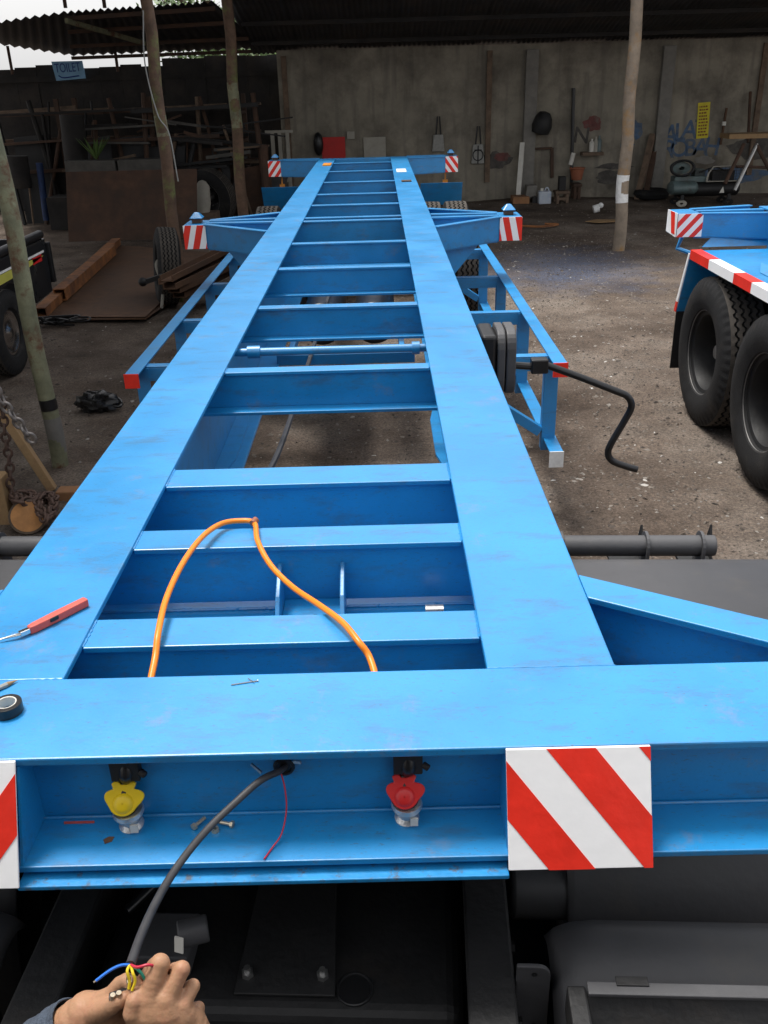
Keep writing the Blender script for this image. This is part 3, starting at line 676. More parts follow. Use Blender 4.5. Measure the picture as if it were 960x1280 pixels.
setp(part('red_wire', m, 'wirered', smooth=True), 'thin loose red wire dangling below the cable hole', 'wire')
hp = [Vector((onz(193, 870, 1.33).x+.005, 1.20, 1.335)), Vector((onz(193, 848, 1.35).x, 1.285, 1.355)), onz(194, 822, 1.375), onz(198, 790, 1.398), onz(208, 748, 1.405), onz(228, 705, 1.41), onz(252, 672, 1.405), onz(276, 655, 1.395), onz(300, 651, 1.392), onz(318, 654, 1.392),
      onz(322, 676, 1.39), onz(338, 706, 1.375), onz(366, 734, 1.37), onz(400, 757, 1.385), onz(428, 778, 1.395), onz(448, 802, 1.39), onz(462, 822, 1.37), Vector((onz(472, 840, 1.35).x, 1.283, 1.352)), Vector((onz(476, 850, 1.33).x, 1.21, 1.33))]
m = MB(); m.tube(curve_pts(hp, 7), .0062, 14)
h = part('air_hose', m, 'orange', smooth=True); setp(h, 'bright orange rubber hose looped over the front cross members', 'hose')
m = MB(); p = onz(318, 653, 1.394); m.tube([p+Vector((-.004, -.004, -.001)), p+Vector((.003, .010, .002))], .0082, 12); part('hose_kink', m, 'orangebucket', h, smooth=True)
# utility knife
kz = ZT+.012
a, b, c3, d3 = onz(108, 750, kz), onz(36, 786, kz), onz(24, 791, kz), onz(-4, 802, ZT+.005)
kt = thing('utility_knife', 'red handled utility knife lying open on the left rail', 'knife', (b.x, b.y, ZT))
dr = (b-a).normalized(); sd_ = dr.cross(Vector((0, 0, 1)))
m = MB(); prof = [(0, .0075), (.015, .0085), (.5, .0095), (.9, .0085), (1, .006)]
L = [a+(b-a)*t+sd_*w_ for t, w_ in prof]+[a+(b-a)*t-sd_*w_*.9 for t, w_ in prof[::-1]]
m.prism([p-Vector((0, 0, .011)) for p in L], (0, 0, .016)); part('knife_handle', m, 'knife', kt, bevel=.003)
m = MB(); m.prism([b+sd_*.005-Vector((0, 0, .008)), c3+sd_*.005-Vector((0, 0, .008)), c3-sd_*.005-Vector((0, 0, .008)), b-sd_*.005-Vector((0, 0, .008))], (0, 0, .010)); part('knife_collar', m, 'chrome', kt, bevel=.001)
m = MB(); m.prism([c3+sd_*.005-Vector((0, 0, .004)), d3+sd_*.005, d3-sd_*.001-dr*.006, c3-sd_*.005-Vector((0, 0, .004))], (0, 0, .0012)); part('knife_blade', m, 'steel', kt)
m = MB(); k = a+(b-a)*.62-sd_*.008; m.bar(k-dr*.01, k+dr*.008, .004, .008); part('knife_slider', m, 'black', kt, bevel=.001)
# tape roll and pencil
p = onz(9, 884, ZT+.010)
m = MB(); m.lathe([(.016, .001), (.024, .001), (.024, .019), (.016, .019), (.016, .001)], (p.x, p.y, ZT), (0, 0, 1), 40)
tr_ = part('tape_roll', m, 'black', smooth=True, bevel=.0008); setp(tr_, 'roll of black insulating tape on the front left corner', 'tape')
m = MB(); m.lathe([(.0145, .002), (.0162, .0018), (.0162, .0198), (.0145, .0195), (.0145, .002)], (p.x, p.y, ZT), (0, 0, 1), 40); part('cardboard_core', m, 'paper', tr_, smooth=True)
a, b = onz(22, 850, ZT+.004), onz(-30, 872, ZT+.006); d = (b-a).normalized()
ps = thing('pencil', 'grey pencil tip poking in beside the tape roll', 'pencil', (a.x, a.y, ZT))
m = MB(); m.tube([a+d*.018, b], .0045, 6); part('pencil_barrel', m, 'greyclth', ps)
m = MB(); m.tube([a, a+d*.004, a+d*.018], [.0004, .0012, .0045], 10); part('pencil_point', m, 'wood', ps, smooth=True)
a, b = onz(289, 856, ZT+.002), onz(322, 851, ZT+.002); m = MB(); m.tube([a, b], .0011, 6); m.tube([b, b+(b-a).normalized()*.001], .0024, 8); m.tube([onz(310, 848, ZT+.003), onz(318, 853, ZT+.003)], .0008, 6)
setp(part('nail', m, 'steel'), 'thin shiny nail lying on the front beam', 'nail')
# bolts and nut on the beam's lower flange
def bolt(pa, pb, label):
    a, b = onz(*pa, 1.2345), onz(*pb, 1.2345); d = (b-a).normalized(); t = thing('bolt', label, 'bolt', (a.x, a.y, 1.2285), 'loose bolts on the front beam')
    m = MB(); m.tube([a, b], .0030, 10); part('bolt_shank', m, 'brass', t); m = MB(); m.tube([b, b+d*.005], .0058, 6); part('bolt_head', m, 'brass', t)
bolt((268, 1026), (288, 1030), 'long loose bolt on lower flange right of the cable'); bolt((256, 1022), (244, 1032), 'short loose bolt on lower flange under the cable')
p = onz(269, 1038, 1.230); m = MB(); m.lathe([(.003, 0), (.0068, 0), (.0068, .006), (.003, .006), (.003, 0)], (p.x, p.y, 1.2286), (0, 0, 1), 6); setp(part('nut', m, 'brass'), 'loose hexagon nut on lower flange beside the long bolt', 'nut')

# ------------------------------------------------------------------ hands
def chain_mesh(chains):
    m = MB()
    for pts in chains:
        for i, (p, r) in enumerate(pts):
            m.ball(p, r, 12, 8)
            if i: 
                p0, r0 = pts[i-1]
                if (p-p0).length > 1e-4:
                    n = max(2, int((p-p0).length/min(r, r0)/.5))
                    for k in range(1, n): t = k/n; m.ball(p0+(p-p0)*t, r0+(r-r0)*t, 10, 6)
    return m
def hand_obj(name, chains, parent, vox=.0016):
    m = chain_mesh([[(dep(a, b, d), r*1.04) for a, b, d, r in c] for c in chains])
    off = BASE[parent.name] if parent else Vector()
    me = bpy.data.meshes.new(name); me.from_pydata([v-off for v in m.v], [], m.f)
    t = bpy.data.objects.new(name, me); COL.objects.link(t)
    rm = t.modifiers.new('r', 'REMESH'); rm.mode = 'VOXEL'; rm.voxel_size = vox
    sm = t.modifiers.new('s', 'SMOOTH'); sm.factor = .5; sm.iterations = 9
    dg = bpy.context.evaluated_depsgraph_get(); dg.update()
    me2 = bpy.data.meshes.new_from_object(t.evaluated_get(dg)); bpy.data.objects.remove(t)
    me2.name = name; me2.materials.clear(); me2.materials.append(M['skin']); me2.polygons.foreach_set('use_smooth', [True]*len(me2.polygons))
    o = bpy.data.objects.new(name, me2); COL.objects.link(o)
    if parent: o.parent = parent
    return o
right_hand = [
    # forearm, wrist and back of the hand
    [(268, 1420, 1.12, .040), (250, 1350, 1.09, .036), (226, 1305, 1.065, .034)],
    [(220, 1310, 1.066, .034), (203, 1286, 1.056, .030), (193, 1264, 1.047, .0225), (188, 1248, 1.043, .0155)],
    [(224, 1308, 1.066, .033), (213, 1284, 1.055, .029), (210, 1264, 1.047, .0215), (208, 1250, 1.043, .0155)],
    [(231, 1305, 1.067, .031), (226, 1284, 1.058, .026), (225, 1268, 1.051, .0190), (225, 1258, 1.048, .0140)],
    [(238, 1305, 1.069, .029), (237, 1286, 1.061, .0225), (238, 1276, 1.058, .0165), (239, 1270, 1.057, .0125)],
    [(193, 1264, 1.047, .0215), (210, 1266, 1.048, .0215), (226, 1270, 1.052, .0195), (238, 1276, 1.058, .0160)],
    # index, middle, ring, little finger, bent down at the middle joint
    [(188, 1246, 1.043, .0145), (194, 1222, 1.044, .0122), (200, 1205, 1.047, .0118), (194, 1208, 1.067, .0105), (182, 1222, 1.070, .0090), (175, 1232, 1.066, .008)],
    [(209, 1249, 1.043, .0138), (219, 1228, 1.046, .0104), (227, 1212, 1.050, .0102), (219, 1213, 1.069, .0092), (204, 1226, 1.074, .008), (193, 1238, 1.072, .007)],
    [(226, 1258, 1.048, .0124), (235, 1243, 1.054, .0094), (241, 1233, 1.060, .0088), (233, 1236, 1.078, .0080), (216, 1244, 1.084, .0075), (204, 1254, 1.08, .0068)],
    [(239, 1270, 1.057, .0118), (245, 1262, 1.066, .0088), (248, 1260, 1.076, .0078), (238, 1262, 1.09, .007), (222, 1266, 1.094, .0064)],
    # thumb along the near side
    [(206, 1300, 1.062, .023), (180, 1282, 1.046, .0165), (167, 1266, 1.037, .0122), (168, 1252, 1.036, .0104), (172, 1243, 1.040, .009)],
]
left_hand = [
    [(30, 1335, 1.10, .034), (70, 1300, 1.09, .030), (97, 1276, 1.082, .0255), (112, 1266, 1.078, .023)],
    [(108, 1266, 1.079, .024), (124, 1260, 1.074, .0185), (137, 1248, 1.068, .013)],
    [(110, 1268, 1.08, .024), (128, 1268, 1.078, .018), (143, 1262, 1.074, .0125)],
    [(110, 1272, 1.084, .022), (130, 1276, 1.084, .017), (146, 1274, 1.08, .0115)],
    # index finger arching up to the plug
    [(137, 1248, 1.068, .0115), (150, 1231, 1.064, .0098), (158, 1226, 1.060, .009), (167, 1229, 1.054, .0082), (173, 1234, 1.05, .0072)],
    # middle, ring, little curl under
    [(143, 1258, 1.074, .0112), (160, 1248, 1.074, .0095), (172, 1246, 1.066, .0088), (178, 1250, 1.056, .0078)],
    [(146, 1272, 1.08, .0108), (164, 1262, 1.08, .009), (176, 1264, 1.07, .0083), (176, 1270, 1.058, .0074)],
    [(144, 1282, 1.086, .010), (160, 1280, 1.086, .0082), (168, 1282, 1.075, .0074), (165, 1286, 1.066, .0066)],
    # thumb pressing the plug from the near side
    [(112, 1266, 1.074, .017), (128, 1262, 1.056, .0125), (140, 1257, 1.046, .0102), (150, 1251, 1.043, .0088), (157, 1246, 1.044, .0072)],
]
PB = dep(150, 1300, 1.09)
per = thing('person', 'pair of bare hands in grey sleeves wiring a plug on the cable', 'person', PB)
hand_obj('right_hand', right_hand, per); hand_obj('left_hand', left_hand, per)
def sleeve(pts, nm='sleeve'):
    P = curve_pts([dep(*p[:3]) for p in pts], 10); n = len(P); rr = []
    for i in range(n):
        t = i/(n-1)*(len(pts)-1); k = min(int(t), len(pts)-2); rr.append(pts[k][3]+(pts[k+1][3]-pts[k][3])*(t-k)+.0012*math.sin(i*2.1)+.001*math.sin(i*.9))
    m = MB(); m.tube(P, rr, 26, cap=False); m.tube([P[0]+(P[1]-P[0])*.0, P[0]+(P[1]-P[0])*.8], [rr[0]+.001, rr[0]+.0015], 26, cap=False)
    o = part(nm, m, 'sleeve', per, smooth='all'); s_ = o.modifiers.new('s', 'SOLIDIFY'); s_.thickness = .0015
sleeve([(92, 1278, 1.083, .0295), (76, 1292, 1.088, .034), (40, 1325, 1.098, .040), (-10, 1372, 1.11, .045)])
sleeve([(258, 1375, 1.10, .037), (266, 1420, 1.115, .042), (280, 1480, 1.14, .047)])

# ------------------------------------------------------------------ prime mover under the trailer's nose (dark)
PT = thing('prime_mover', 'dark grey tractor truck parked under the nose of the blue trailer', 'truck', (CX, 1.4, 0))
for x in (-.58, .172):
    m = MB(); m.box(x-.04, x+.04, -1.3, 1.95, .935, .950); m.box(x-.04, x+.04, -1.3, 1.95, .69, .705); m.box(x-.005, x+.005, -1.3, 1.95, .7055, .9345); part('chassis_rail', m, 'chassis', PT, bevel=.006)
m = MB(); m.box(-.538, .13, 1.03, 1.36, .66, .85); part('cross_member', m, 'chassis', PT, bevel=.03, segs=4)
m = MB(); m.prism([(-.275, 1.065, .853), (-.095, 1.065, .853), (-.12, 1.40, .885), (-.26, 1.40, .885)], (0, 0, .006))
pb = part('mounting_plate', m, 'chassis', PT, bevel=.002)
for x, y in ((-.255, 1.10), (-.12, 1.10)):
    m = MB(); m.cyl((x, y, .858), (x, y, .872), .011, 6); m.cyl((x, y, .872), (x, y, .882), .006, 8); part('bolt', m, 'steel', pb)
m = MB(); m.lathe([(.001, 0), (.030, 0)], (-.062, 1.085, .8506), (0, 0, 1), 20); m.ring((-.062, 1.085, .8504), (0, 0, 1), .031, .003); part('access_hole', m, 'black', PT)
for k, pts in enumerate(([(-.12, 1.5, .93), (-.02, 1.42, .95), (.06, 1.40, .93), (.12, 1.3, .9)], [(-.45, 1.5, .86), (-.3, 1.42, .90), (-.1, 1.44, .92), (.1, 1.48, .86)], [(-.5, 1.2, .9), (-.42, 1.3, .92), (-.34, 1.4, .9), (-.30, 1.5, .9)])):
    m = MB(); m.tube(curve_pts(pts), .009, 10); part('air_hose_line', m, 'black', PT, smooth=True)
for k in range(7):
    x0 = -.5+k*.085; m = MB(); m.tube(curve_pts([(x0, 1.45, .80+.03*(k % 3)), (x0+.05, 1.38, .90+.02*(k % 2)), (x0+.12, 1.36+.02*(k % 3), .88), (x0+.16, 1.5, .80)]), .007+.003*(k % 3), 8); part('air_hose_line', m, ('truckgrey', 'cable', 'chassis')[k % 3], PT, smooth=True)
for k in range(5):
    x0 = -.44+k*.12; m = MB(); m.cyl((x0, 1.42, .86), (x0+.01, 1.40, .90), .013, 6); m.cyl((x0+.01, 1.40, .90), (x0+.012, 1.395, .915), .007, 8); part('pipe_fitting', m, ('alu', 'steel')[k % 2], PT)
m = MB(); m.box(-.46, -.36, 1.10, 1.2, .852, .90); m.cyl((-.41, 1.10, .875), (-.41, 1.085, .875), .012, 8); part('relay_valve', m, 'truckgrey', PT, bevel=.008)
m = MB(); m.tube([(-.13, 1.50, .93), (-.02, 1.46, .955)], .012, 10); part('bright_pipe', m, 'truckgrey', PT, smooth=True)
p = dep(246, 1166, 1.50); m = MB(); m.tube([p+Vector((-.012, -.012, 0)), p+Vector((.035, .004, 0))], .022, 18)
cn = part('filter_canister', m, 'truckgrey', PT, smooth=True, bevel=.003)
m = MB(); m.prism([p+Vector((-.013, -.032, -.012)), p+Vector((.002, -.036, -.012)), p+Vector((.004, -.030, .016)), p+Vector((-.011, -.026, .016))], (-.001, -.002, 0)); part('canister_label', m, 'paper', cn)
m = MB(); m.tube([(.225, 1.30, .875), (.352, 1.30, .875)], .062, 28); at_ = part('air_tank', m, 'tankgrey', PT, smooth=True, bevel=.010)
m = MB(); m.tube([(.335, 1.30, .875), (.340, 1.30, .875)], .0645, 28); m.cyl((.352, 1.30, .875), (.366, 1.30, .875), .006, 8); part('tank_band', m, 'chassis', at_, smooth=True)
for k in range(3): m = MB(); m.cyl((.213, 1.02+k*.075, .86), (.226, 1.02+k*.075, .86), .012, 6); part('rail_bolt', m, 'chassis', PT)
m = MB(); pts = []
for k in range(7): a = math.pi/2*k/6; pts.append((.248+.022*math.sin(a), 1.035, .960+.022*math.cos(a)))
m.prism([(.214, 1.035, .62), (.214, 1.035, .982)]+pts+[(.270, 1.035, .62)], (0, .008, 0)); br = part('step_bracket', m, 'truckgrey', PT, bevel=.002)
for x, z in ((.243, .965), (.247, .84)):
    m = MB(); m.lathe([(.001, -.001), (.005, -.001)], (x, 1.0335, z), (0, -1, 0), 12); part('bolt_hole', m, 'black', br)
m = MB(); m.prism([(.315, .967, 1.020), (1.06, .967, 1.020), (1.06, .910, .940), (.315, .910, .940)], (0, .006, -.004)); sp = part('step_plate', m, 'chassis', PT, bevel=.002)
m = MB(); m.box(.315, 1.06, .957, .979, 1.018, 1.026); part('step_lip', m, 'truckgrey', sp, bevel=.002)
m = MB(); m.box(.318, 1.06, .897, .917, .933, .942); part('step_lip', m, 'truckgrey', sp, bevel=.002)
m = MB(); m.box(.285, .315, .905, .98, .955, 1.015); part('step_arm', m, 'chassis', PT, bevel=.004)
for x in (.36, .72): m = MB(); m.box(x, x+.05, .971, .987, 1.026, 1.029); part('step_tab', m, 'chassis', sp, bevel=.001)
def fender(f):
    for (pr, nm) in (([(1.17, .50), (1.18, .72), (1.24, .90), (1.36, 1.03), (1.55, 1.09), (1.8, 1.11), (2.05, 1.115), (2.21, 1.10)], 'rear_fender'), ([(1.15, .955), (1.11, .982), (1.06, .982), (1.01, .957), (.975, .907), (.96, .83), (.955, .66)], 'front_fender')):
        P = [(v.x, v.y) for v in curve_pts([Vector((y, z, 0)) for y, z in pr], 6)]; n = len(P)
        x0 = .278 if nm == 'front_fender' else .33; m = MB(); X = [x0, x0+.015, x0+.04, x0+.08, 1.06]; D = [.055, .025, .008, 0, 0]
        if nm == 'rear_fender': D = [0]*5
        m.v = [Vector((f(x), y+(.2*d if nm == 'front_fender' else 0), z-d)) for x, d in zip(X, D) for y, z in P]; m.f = [(j*n+i, j*n+i+1, (j+1)*n+i+1, (j+1)*n+i) for j in range(4) for i in range(n-1)]
        o = part(nm, m, 'truckgrey', PT, smooth='all'); s_ = o.modifiers.new('s', 'SOLIDIFY'); s_.thickness = .006; s_.offset = 0
        if nm == 'front_fender': m = MB(); m.prism([(f(.52), 1.01, .965), (f(.62), .995, .950), (f(.78), .997, .952), (f(.78), 1.002, .955), (f(.64), 1.005, .957)], (0, -.002, .004)); part('scuff_plate', m, 'truckgrey', o)
    for x, out in ((f(.52), 1 if f is mir else -1), (f(.83), -1 if f is mir else 1)): wheel(PT, (x, 1.66, .52), out, rot=rnd.random()*6)
    xa, xb = sorted((f(.36), f(.41))); m = MB(); m.box(xa, xb, 1.10, 1.14, .60, .94); part('fender_stay', m, 'chassis', PT, bevel=.004)
    xa, xb = sorted((f(.42), f(1.02))); m = MB(); m.box(xa, xb, -.38, .62, .38, .82); part('added_fuel_tank' if f is ident else 'added_battery_box', m, 'truckgrey', PT, bevel=.06, segs=4)  # side boxes added out of view to block light under the nose
fender(ident); fender(mir)
m = MB(); m.tube([(CX, -.7, .62), (CX, .0, .62), (CX, .3, .60), (CX, 1.4, .54)], [.26, .24, .06, .06], 20); part('added_gearbox_shaft', m, 'chassis', PT, smooth=True)  # unseen gearbox and shaft, added to keep light from between the rails
m = MB(); m.box(-.535, .125, -.5, 1.02, .60, .64); part('shade_tray', m, 'chassis', PT); m = MB(); m.box(.2135, .36, .3, 1.6, .52, .55); part('shade_tray', m, 'chassis', PT); m = MB(); m.box(mir(.36), mir(.2135), .3, 1.6, .52, .55); part('shade_tray', m, 'chassis', PT); m = MB(); m.box(-.535, .125, 1.37, 1.9, .42, .46); part('shade_tray', m, 'chassis', PT)  # dark sheets added in place of the shaded ground below the chassis
m = MB(); m.tube([(mir(.9), 1.66, .52), (.9, 1.66, .52)], .09, 18); m.ball((CX, 1.66, .52), .2, 18, 12); part('drive_axle', m, 'chassis', PT, smooth=True)
m = MB(); m.tube([(mir(1.17), 2.335, 1.08), (.885, 2.335, 1.08)], .030, 20); tb = part('rear_tube', m, 'truckgrey', PT, smooth=True, bevel=.003)
for x in (.45, .69, .845, mir(.80), mir(1.0)):
    m = MB(); m.prism([(x-.004, 2.335+.043*math.cos(a), 1.08+.043*math.sin(a)) for a in [math.pi*k/10 for k in range(11)]]+[(x-.004, 2.292, .97), (x-.004, 2.378, .97)][::1], (.008, 0, 0)); part('tube_clamp', m, 'truckgrey', tb, bevel=.001)
for x in (.60, .80): 
    m = MB(); m.box(x, x+.10, 2.28, 2.46, 1.005, 1.015); m.prism([(x+.09, 2.37, 1.016), (x+.09, 2.45, 1.016), (x+.09, 2.41, 1.11)], (.006, 0, 0)); part('tube_bracket', m, 'chassis', tb)
m = MB(); m.box(mir(.5), .5, 1.9, 1.96, .72, .92); part('end_member', m, 'chassis', PT, bevel=.004)
m = MB(); m.lathe([(.04, 0), (.44, 0), (.45, -.01), (.45, -.05), (.42, -.06)], (CX, 1.62, 1.11), (0, 0, 1), 40); m.box(-.55, .15, 1.45, 1.8, .952, 1.05); part('fifth_wheel', m, 'chassis', PT, smooth=True)
# cab behind the viewer, out of view, set close and tall to shade the beam
m = MB(); m.box(-1.4, 1.0, -2.9, -.42, .75, 2.0); m.box(-1.36, .96, -2.75, -.46, 2.0, 3.3); cb2 = part('cab', m, 'truckgrey', PT, bevel=.08, segs=4)
m = MB(); m.box(-.8, .4, -.457, -.45, 2.2, 2.7); part('rear_window', m, 'carglass', cb2)
m = MB(); m.box(-1.37, -1.362, -2.3, -1.3, 2.1, 2.7); m.box(.962, .97, -2.3, -1.3, 2.1, 2.7); part('side_window', m, 'carglass', cb2)
for x, o in ((mir(.95), -1), (.95, 1)): wheel(PT, (x, -2.1, .52), o)
m = MB(); m.box(-1.38, .98, -2.97, -2.88, .45, .8); part('bumper', m, 'truckgrey', PT, bevel=.02)
PT.rotation_euler = (0, 0, R_(-3))

# ------------------------------------------------------------------ neighbouring trailer
N = thing('container_trailer', 'second blue trailer at right edge with red and white striped mudguard over two big tyres', 'trailer', (3.4, 5, 0))
NC = 3.435
for xc in (NC-.475, NC+.475):
    m = MB(); m.box(xc-.11, xc+.11, -3.4, 7.08, ZT-.014, ZT); m.box(xc-.006, xc+.006, -3.4, 7.08, .944, ZT-.0145); m.box(xc-.11, xc+.11, -3.4, 7.08, .93, .9435); part('main_rail', m, 'blue', N, bevel=.003)
for y in (-3.3, -2, -.8, .4, 1.6, 2.8, 4.0, 5.2, 6.4): 
    m = MB(); m.box(NC-.46, NC+.46, y, y+.08, ZT-.02, ZT-.008); m.box(NC-.46, NC+.46, y+.01, y+.02, ZT-.2, ZT-.0205); part('cross_member', m, 'blue', N)
nm_ = lambda x: 2*NC-x
for f in (ident, nm_):
    g2 = (lambda x, f=f: f(NC*2-x)) 
    bolster(N, 6.86, .06, .12, NC+.59, NC+1.25, ((6.98, 6.98),), (lambda x, f=f: f(x)), z1=1.368, hin=.125, hend=.16, lock=False)
board(N, NC-1.253, NC-1.07, 1.208, 1.372, 6.858, False, [(.28, .52), (.78, 1.02), (1.28, 1.52), (-.15, .02)], -.8, name='hazard_board')
# short sloped end return on the board's left side
m = MB(); m.prism([(NC-1.256, 6.86, 1.376), (NC-1.256, 7.1, 1.376), (NC-1.256, 7.1, 1.22), (NC-1.256, 6.86, 1.208)], (-.004, 0, 0)); eb = part('hazard_board', m, 'white', N)
m = MB(); m.prism([(NC-1.2612, 6.92, 1.376), (NC-1.2612, 7.02, 1.376), (NC-1.2612, 6.96, 1.225), (NC-1.2612, 6.88, 1.225)], (-.001, 0, 0)); part('red_stripe', m, 'red', eb)
FX = 2.24; FZ = 1.14
def nfender(f):
    sg = 1 if f is ident else -1
    m = MB(); P = [(3.9, .70), (4.2, FZ), (6.66, FZ), (6.84, .66)]
    n = len(P); m.v = [Vector((x, y, z)) for x in (f(FX), f(FX+.66)) for y, z in P]; m.f = [(i, i+1, n+i+1, n+i) for i in range(n-1)]
    o = part('mudguard', m, 'blue', N); s_ = o.modifiers.new('s', 'SOLIDIFY'); s_.thickness = .006; s_.offset = 0
    m = MB(); m.prism([(f(FX+.12), 6.80, FZ+.004), (f(FX+.2), 6.86, FZ+.06), (f(FX+.66), 6.86, FZ+.06), (f(FX+.66), 6.80, FZ+.004)], (0, -.01, 0)); part('upstand', m, 'blue', o)
    m = MB(); m.prism([(f(FX+.16), 5.55, FZ+.006), (f(FX+.24), 5.75, FZ+.035), (f(FX+.66), 5.75, FZ+.035), (f(FX+.66), 5.55, FZ+.006)], (0, .25, 0)); part('step_pad', m, 'blue', o, bevel=.006)
    y = 6.66; k = 0; wds = [.40, .47, .30, .44, .40, .45]
    while y > 4.25:
        y2 = max(4.2, y-wds[k % 6]); m = MB(); a, b = sorted((f(FX-.006), f(FX+.07))); m.box(a, b, y2+.001, y-.001, FZ+.004, FZ+.010); a2, b2 = sorted((f(FX-.006), f(FX))); m.box(a2, b2, y2+.001, y-.001, FZ-.055, FZ+.004)
        part('striped_edge', m, 'red' if k % 2 == 0 else 'white', o); y = y2; k += 1
    m = MB(); m.prism([(f(FX-.006), 6.67, FZ-.02), (f(FX-.006), 6.70, FZ-.02), (f(FX-.006), 6.86, .74), (f(FX-.006), 6.82, .74)], (sg*.006, 0, 0)); part('edge_tape', m, 'white', o)
    m = MB(); m.prism([(f(FX-.006), 6.82, .739), (f(FX-.006), 6.86, .739), (f(FX-.006), 6.885, .66), (f(FX-.006), 6.84, .66)], (sg*.006, 0, 0)); part('edge_tape', m, 'red', o)
    m = MB(); a, b = sorted((f(FX+.0), f(FX+.62))); m.box(a, b, 6.835, 6.845, .22, .68); part('mud_flap', m, 'rubber', N)
    for y in (5.10, 6.20):
        for x, o2 in ((FX+.13, -1), (FX+.45, 1)): wheel(N, (f(x), y, .52), o2 if f is ident else -o2, rot=rnd.random()*6)
    m = MB(); m.tube([(f(FX+.10), 7.2, 1.17), (f(FX+.07), 7.2, 1.07), (f(FX+.19), 7.1, 1.03)], .018, 8)
    part('lamp_bracket', m, 'blue', N)
nfender(ident); nfender(nm_)
for y in (5.10, 6.20): m = MB(); m.tube([(NC-.92, y, .52), (NC+.92, y, .52)], .07, 14); part('axle', m, 'blue', N, smooth=True)

# ------------------------------------------------------------------ shed at the back: wall, roofs, posts
WY = 19.45; WT = 2.88
Wl = thing('workshop_wall', 'stained grey cement wall with spray paint closing the back of the yard', 'wall', (3, WY, 0))
m = MB(); m.box(-1.9, 14, WY, WY+.2, -.2, WT); part('rendered_wall', m, 'wall', Wl)
for px in (645+16, 826): 
    p = ony(px, 160, WY); m = MB(); m.box(p.x-.12, p.x+.12, WY-.14, WY-.002, -.1, WT-.1); part('pillar', m, 'concrete', Wl, bevel=.01)
for px in (943, 360, 610): p = ony(px, 160, WY); m = MB(); m.box(p.x-.05, p.x+.05, WY-.06, WY-.002, .4, WT-.1); part('wall_batten', m, 'oldwood', Wl)
WM = Matrix.Rotation(math.pi/2, 4, 'X')
def wtext(s, px, py, size, mt, rot=0, sh=0):
    p = ony(px, py, WY-.004); text_part('graffiti', s, size, mt, Matrix.Translation(p) @ Matrix.Rotation(rot, 4, 'Y') @ WM, Wl, .001)
wtext('A', 838, 169, .50, 'graffiti', .12); wtext('L', 850, 166, .46, 'graffiti', -.05); wtext('A', 862, 163, .48, 'graffiti', .05); wtext('T', 876, 161, .44, 'graffiti', 0)
for i, ch in enumerate('ROBAH'): wtext(ch, 836+i*13.5, 187-i*.8, .46, 'graffiti', rnd.uniform(-.15, .15))
wtext('N', 727, 170, .42, 'graffitidark', .1)
def blot(px, py, rx, rz, mt, off):
    p = ony(px, py, WY-off); m = MB(); pts = []
    for k in range(26):
        a = 2*math.pi*k/26; w_ = 1+.45*mnoise.noise((px+2*math.cos(a), 2*math.sin(a), py))
        pts.append((p.x+rx*w_*math.cos(a), p.y, p.z+rz*w_*math.sin(a)))
    m.prism(pts, (0, .001, 0)); part('paint_patch', m, mt, Wl)
for i, (px, py, rx, rz, mt) in enumerate(((740, 155, .17, .14, 'graffitired'), (795, 163, .13, .17, 'graffiti'), (784, 182, .13, .07, 'graffiti'), (905, 220, .9, .16, 'graffiti'), (622, 200, .30, .16, 'graffitidark'), (628, 196, .16, .08, 'graffitired'), (765, 222, .34, .13, 'graffitidark'), (945, 185, .55, .22, 'graffitidark'), (768, 208, .35, .06, 'graffitidark'), (880, 200, .2, .08, 'concrete'))):
    blot(px, py, rx, rz, mt, .003+.0013*i)

def corr_sheet(a, b, c, d, pitch=.09, amp=.014, nv=6):      # a-b eaves edge, d-c upper edge
    a, b, c, d = map(Vector, (a, b, c, d)); n = max(4, int((b-a).length/pitch)*4); m = MB()
    nr = (b-a).cross(d-a).normalized()
    for j in range(nv+1):
        t = j/nv; p, q_ = a.lerp(d, t), b.lerp(c, t)
        for i in range(n+1): s_ = i/n; m.v.append(p.lerp(q_, s_)+nr*(amp*math.sin(i*math.pi/2)-.03*math.sin(math.pi*t)*0))
    m.f = [(j*(n+1)+i, j*(n+1)+i+1, (j+1)*(n+1)+i+1, (j+1)*(n+1)+i) for j in range(nv) for i in range(n)]
    return m
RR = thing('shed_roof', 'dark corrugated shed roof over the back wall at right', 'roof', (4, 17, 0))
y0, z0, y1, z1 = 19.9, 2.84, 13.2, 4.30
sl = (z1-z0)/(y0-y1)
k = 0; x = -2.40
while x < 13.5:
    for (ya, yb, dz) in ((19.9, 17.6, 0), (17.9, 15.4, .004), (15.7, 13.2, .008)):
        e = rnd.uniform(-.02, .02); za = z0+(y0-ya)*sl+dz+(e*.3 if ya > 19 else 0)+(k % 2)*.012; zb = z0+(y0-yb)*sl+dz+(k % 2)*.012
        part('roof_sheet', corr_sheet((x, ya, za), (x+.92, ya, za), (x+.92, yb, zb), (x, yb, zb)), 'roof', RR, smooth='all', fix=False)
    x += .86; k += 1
for y in (18.9, 17.7, 16.3, 15.1, 13.9): 
    z = z0+(y0-y)*sl-.075; m = MB(); m.box(-2.3, 13.5, y-.025, y+.025, z-.03, z+.035); part('purlin', m, 'dark', RR)
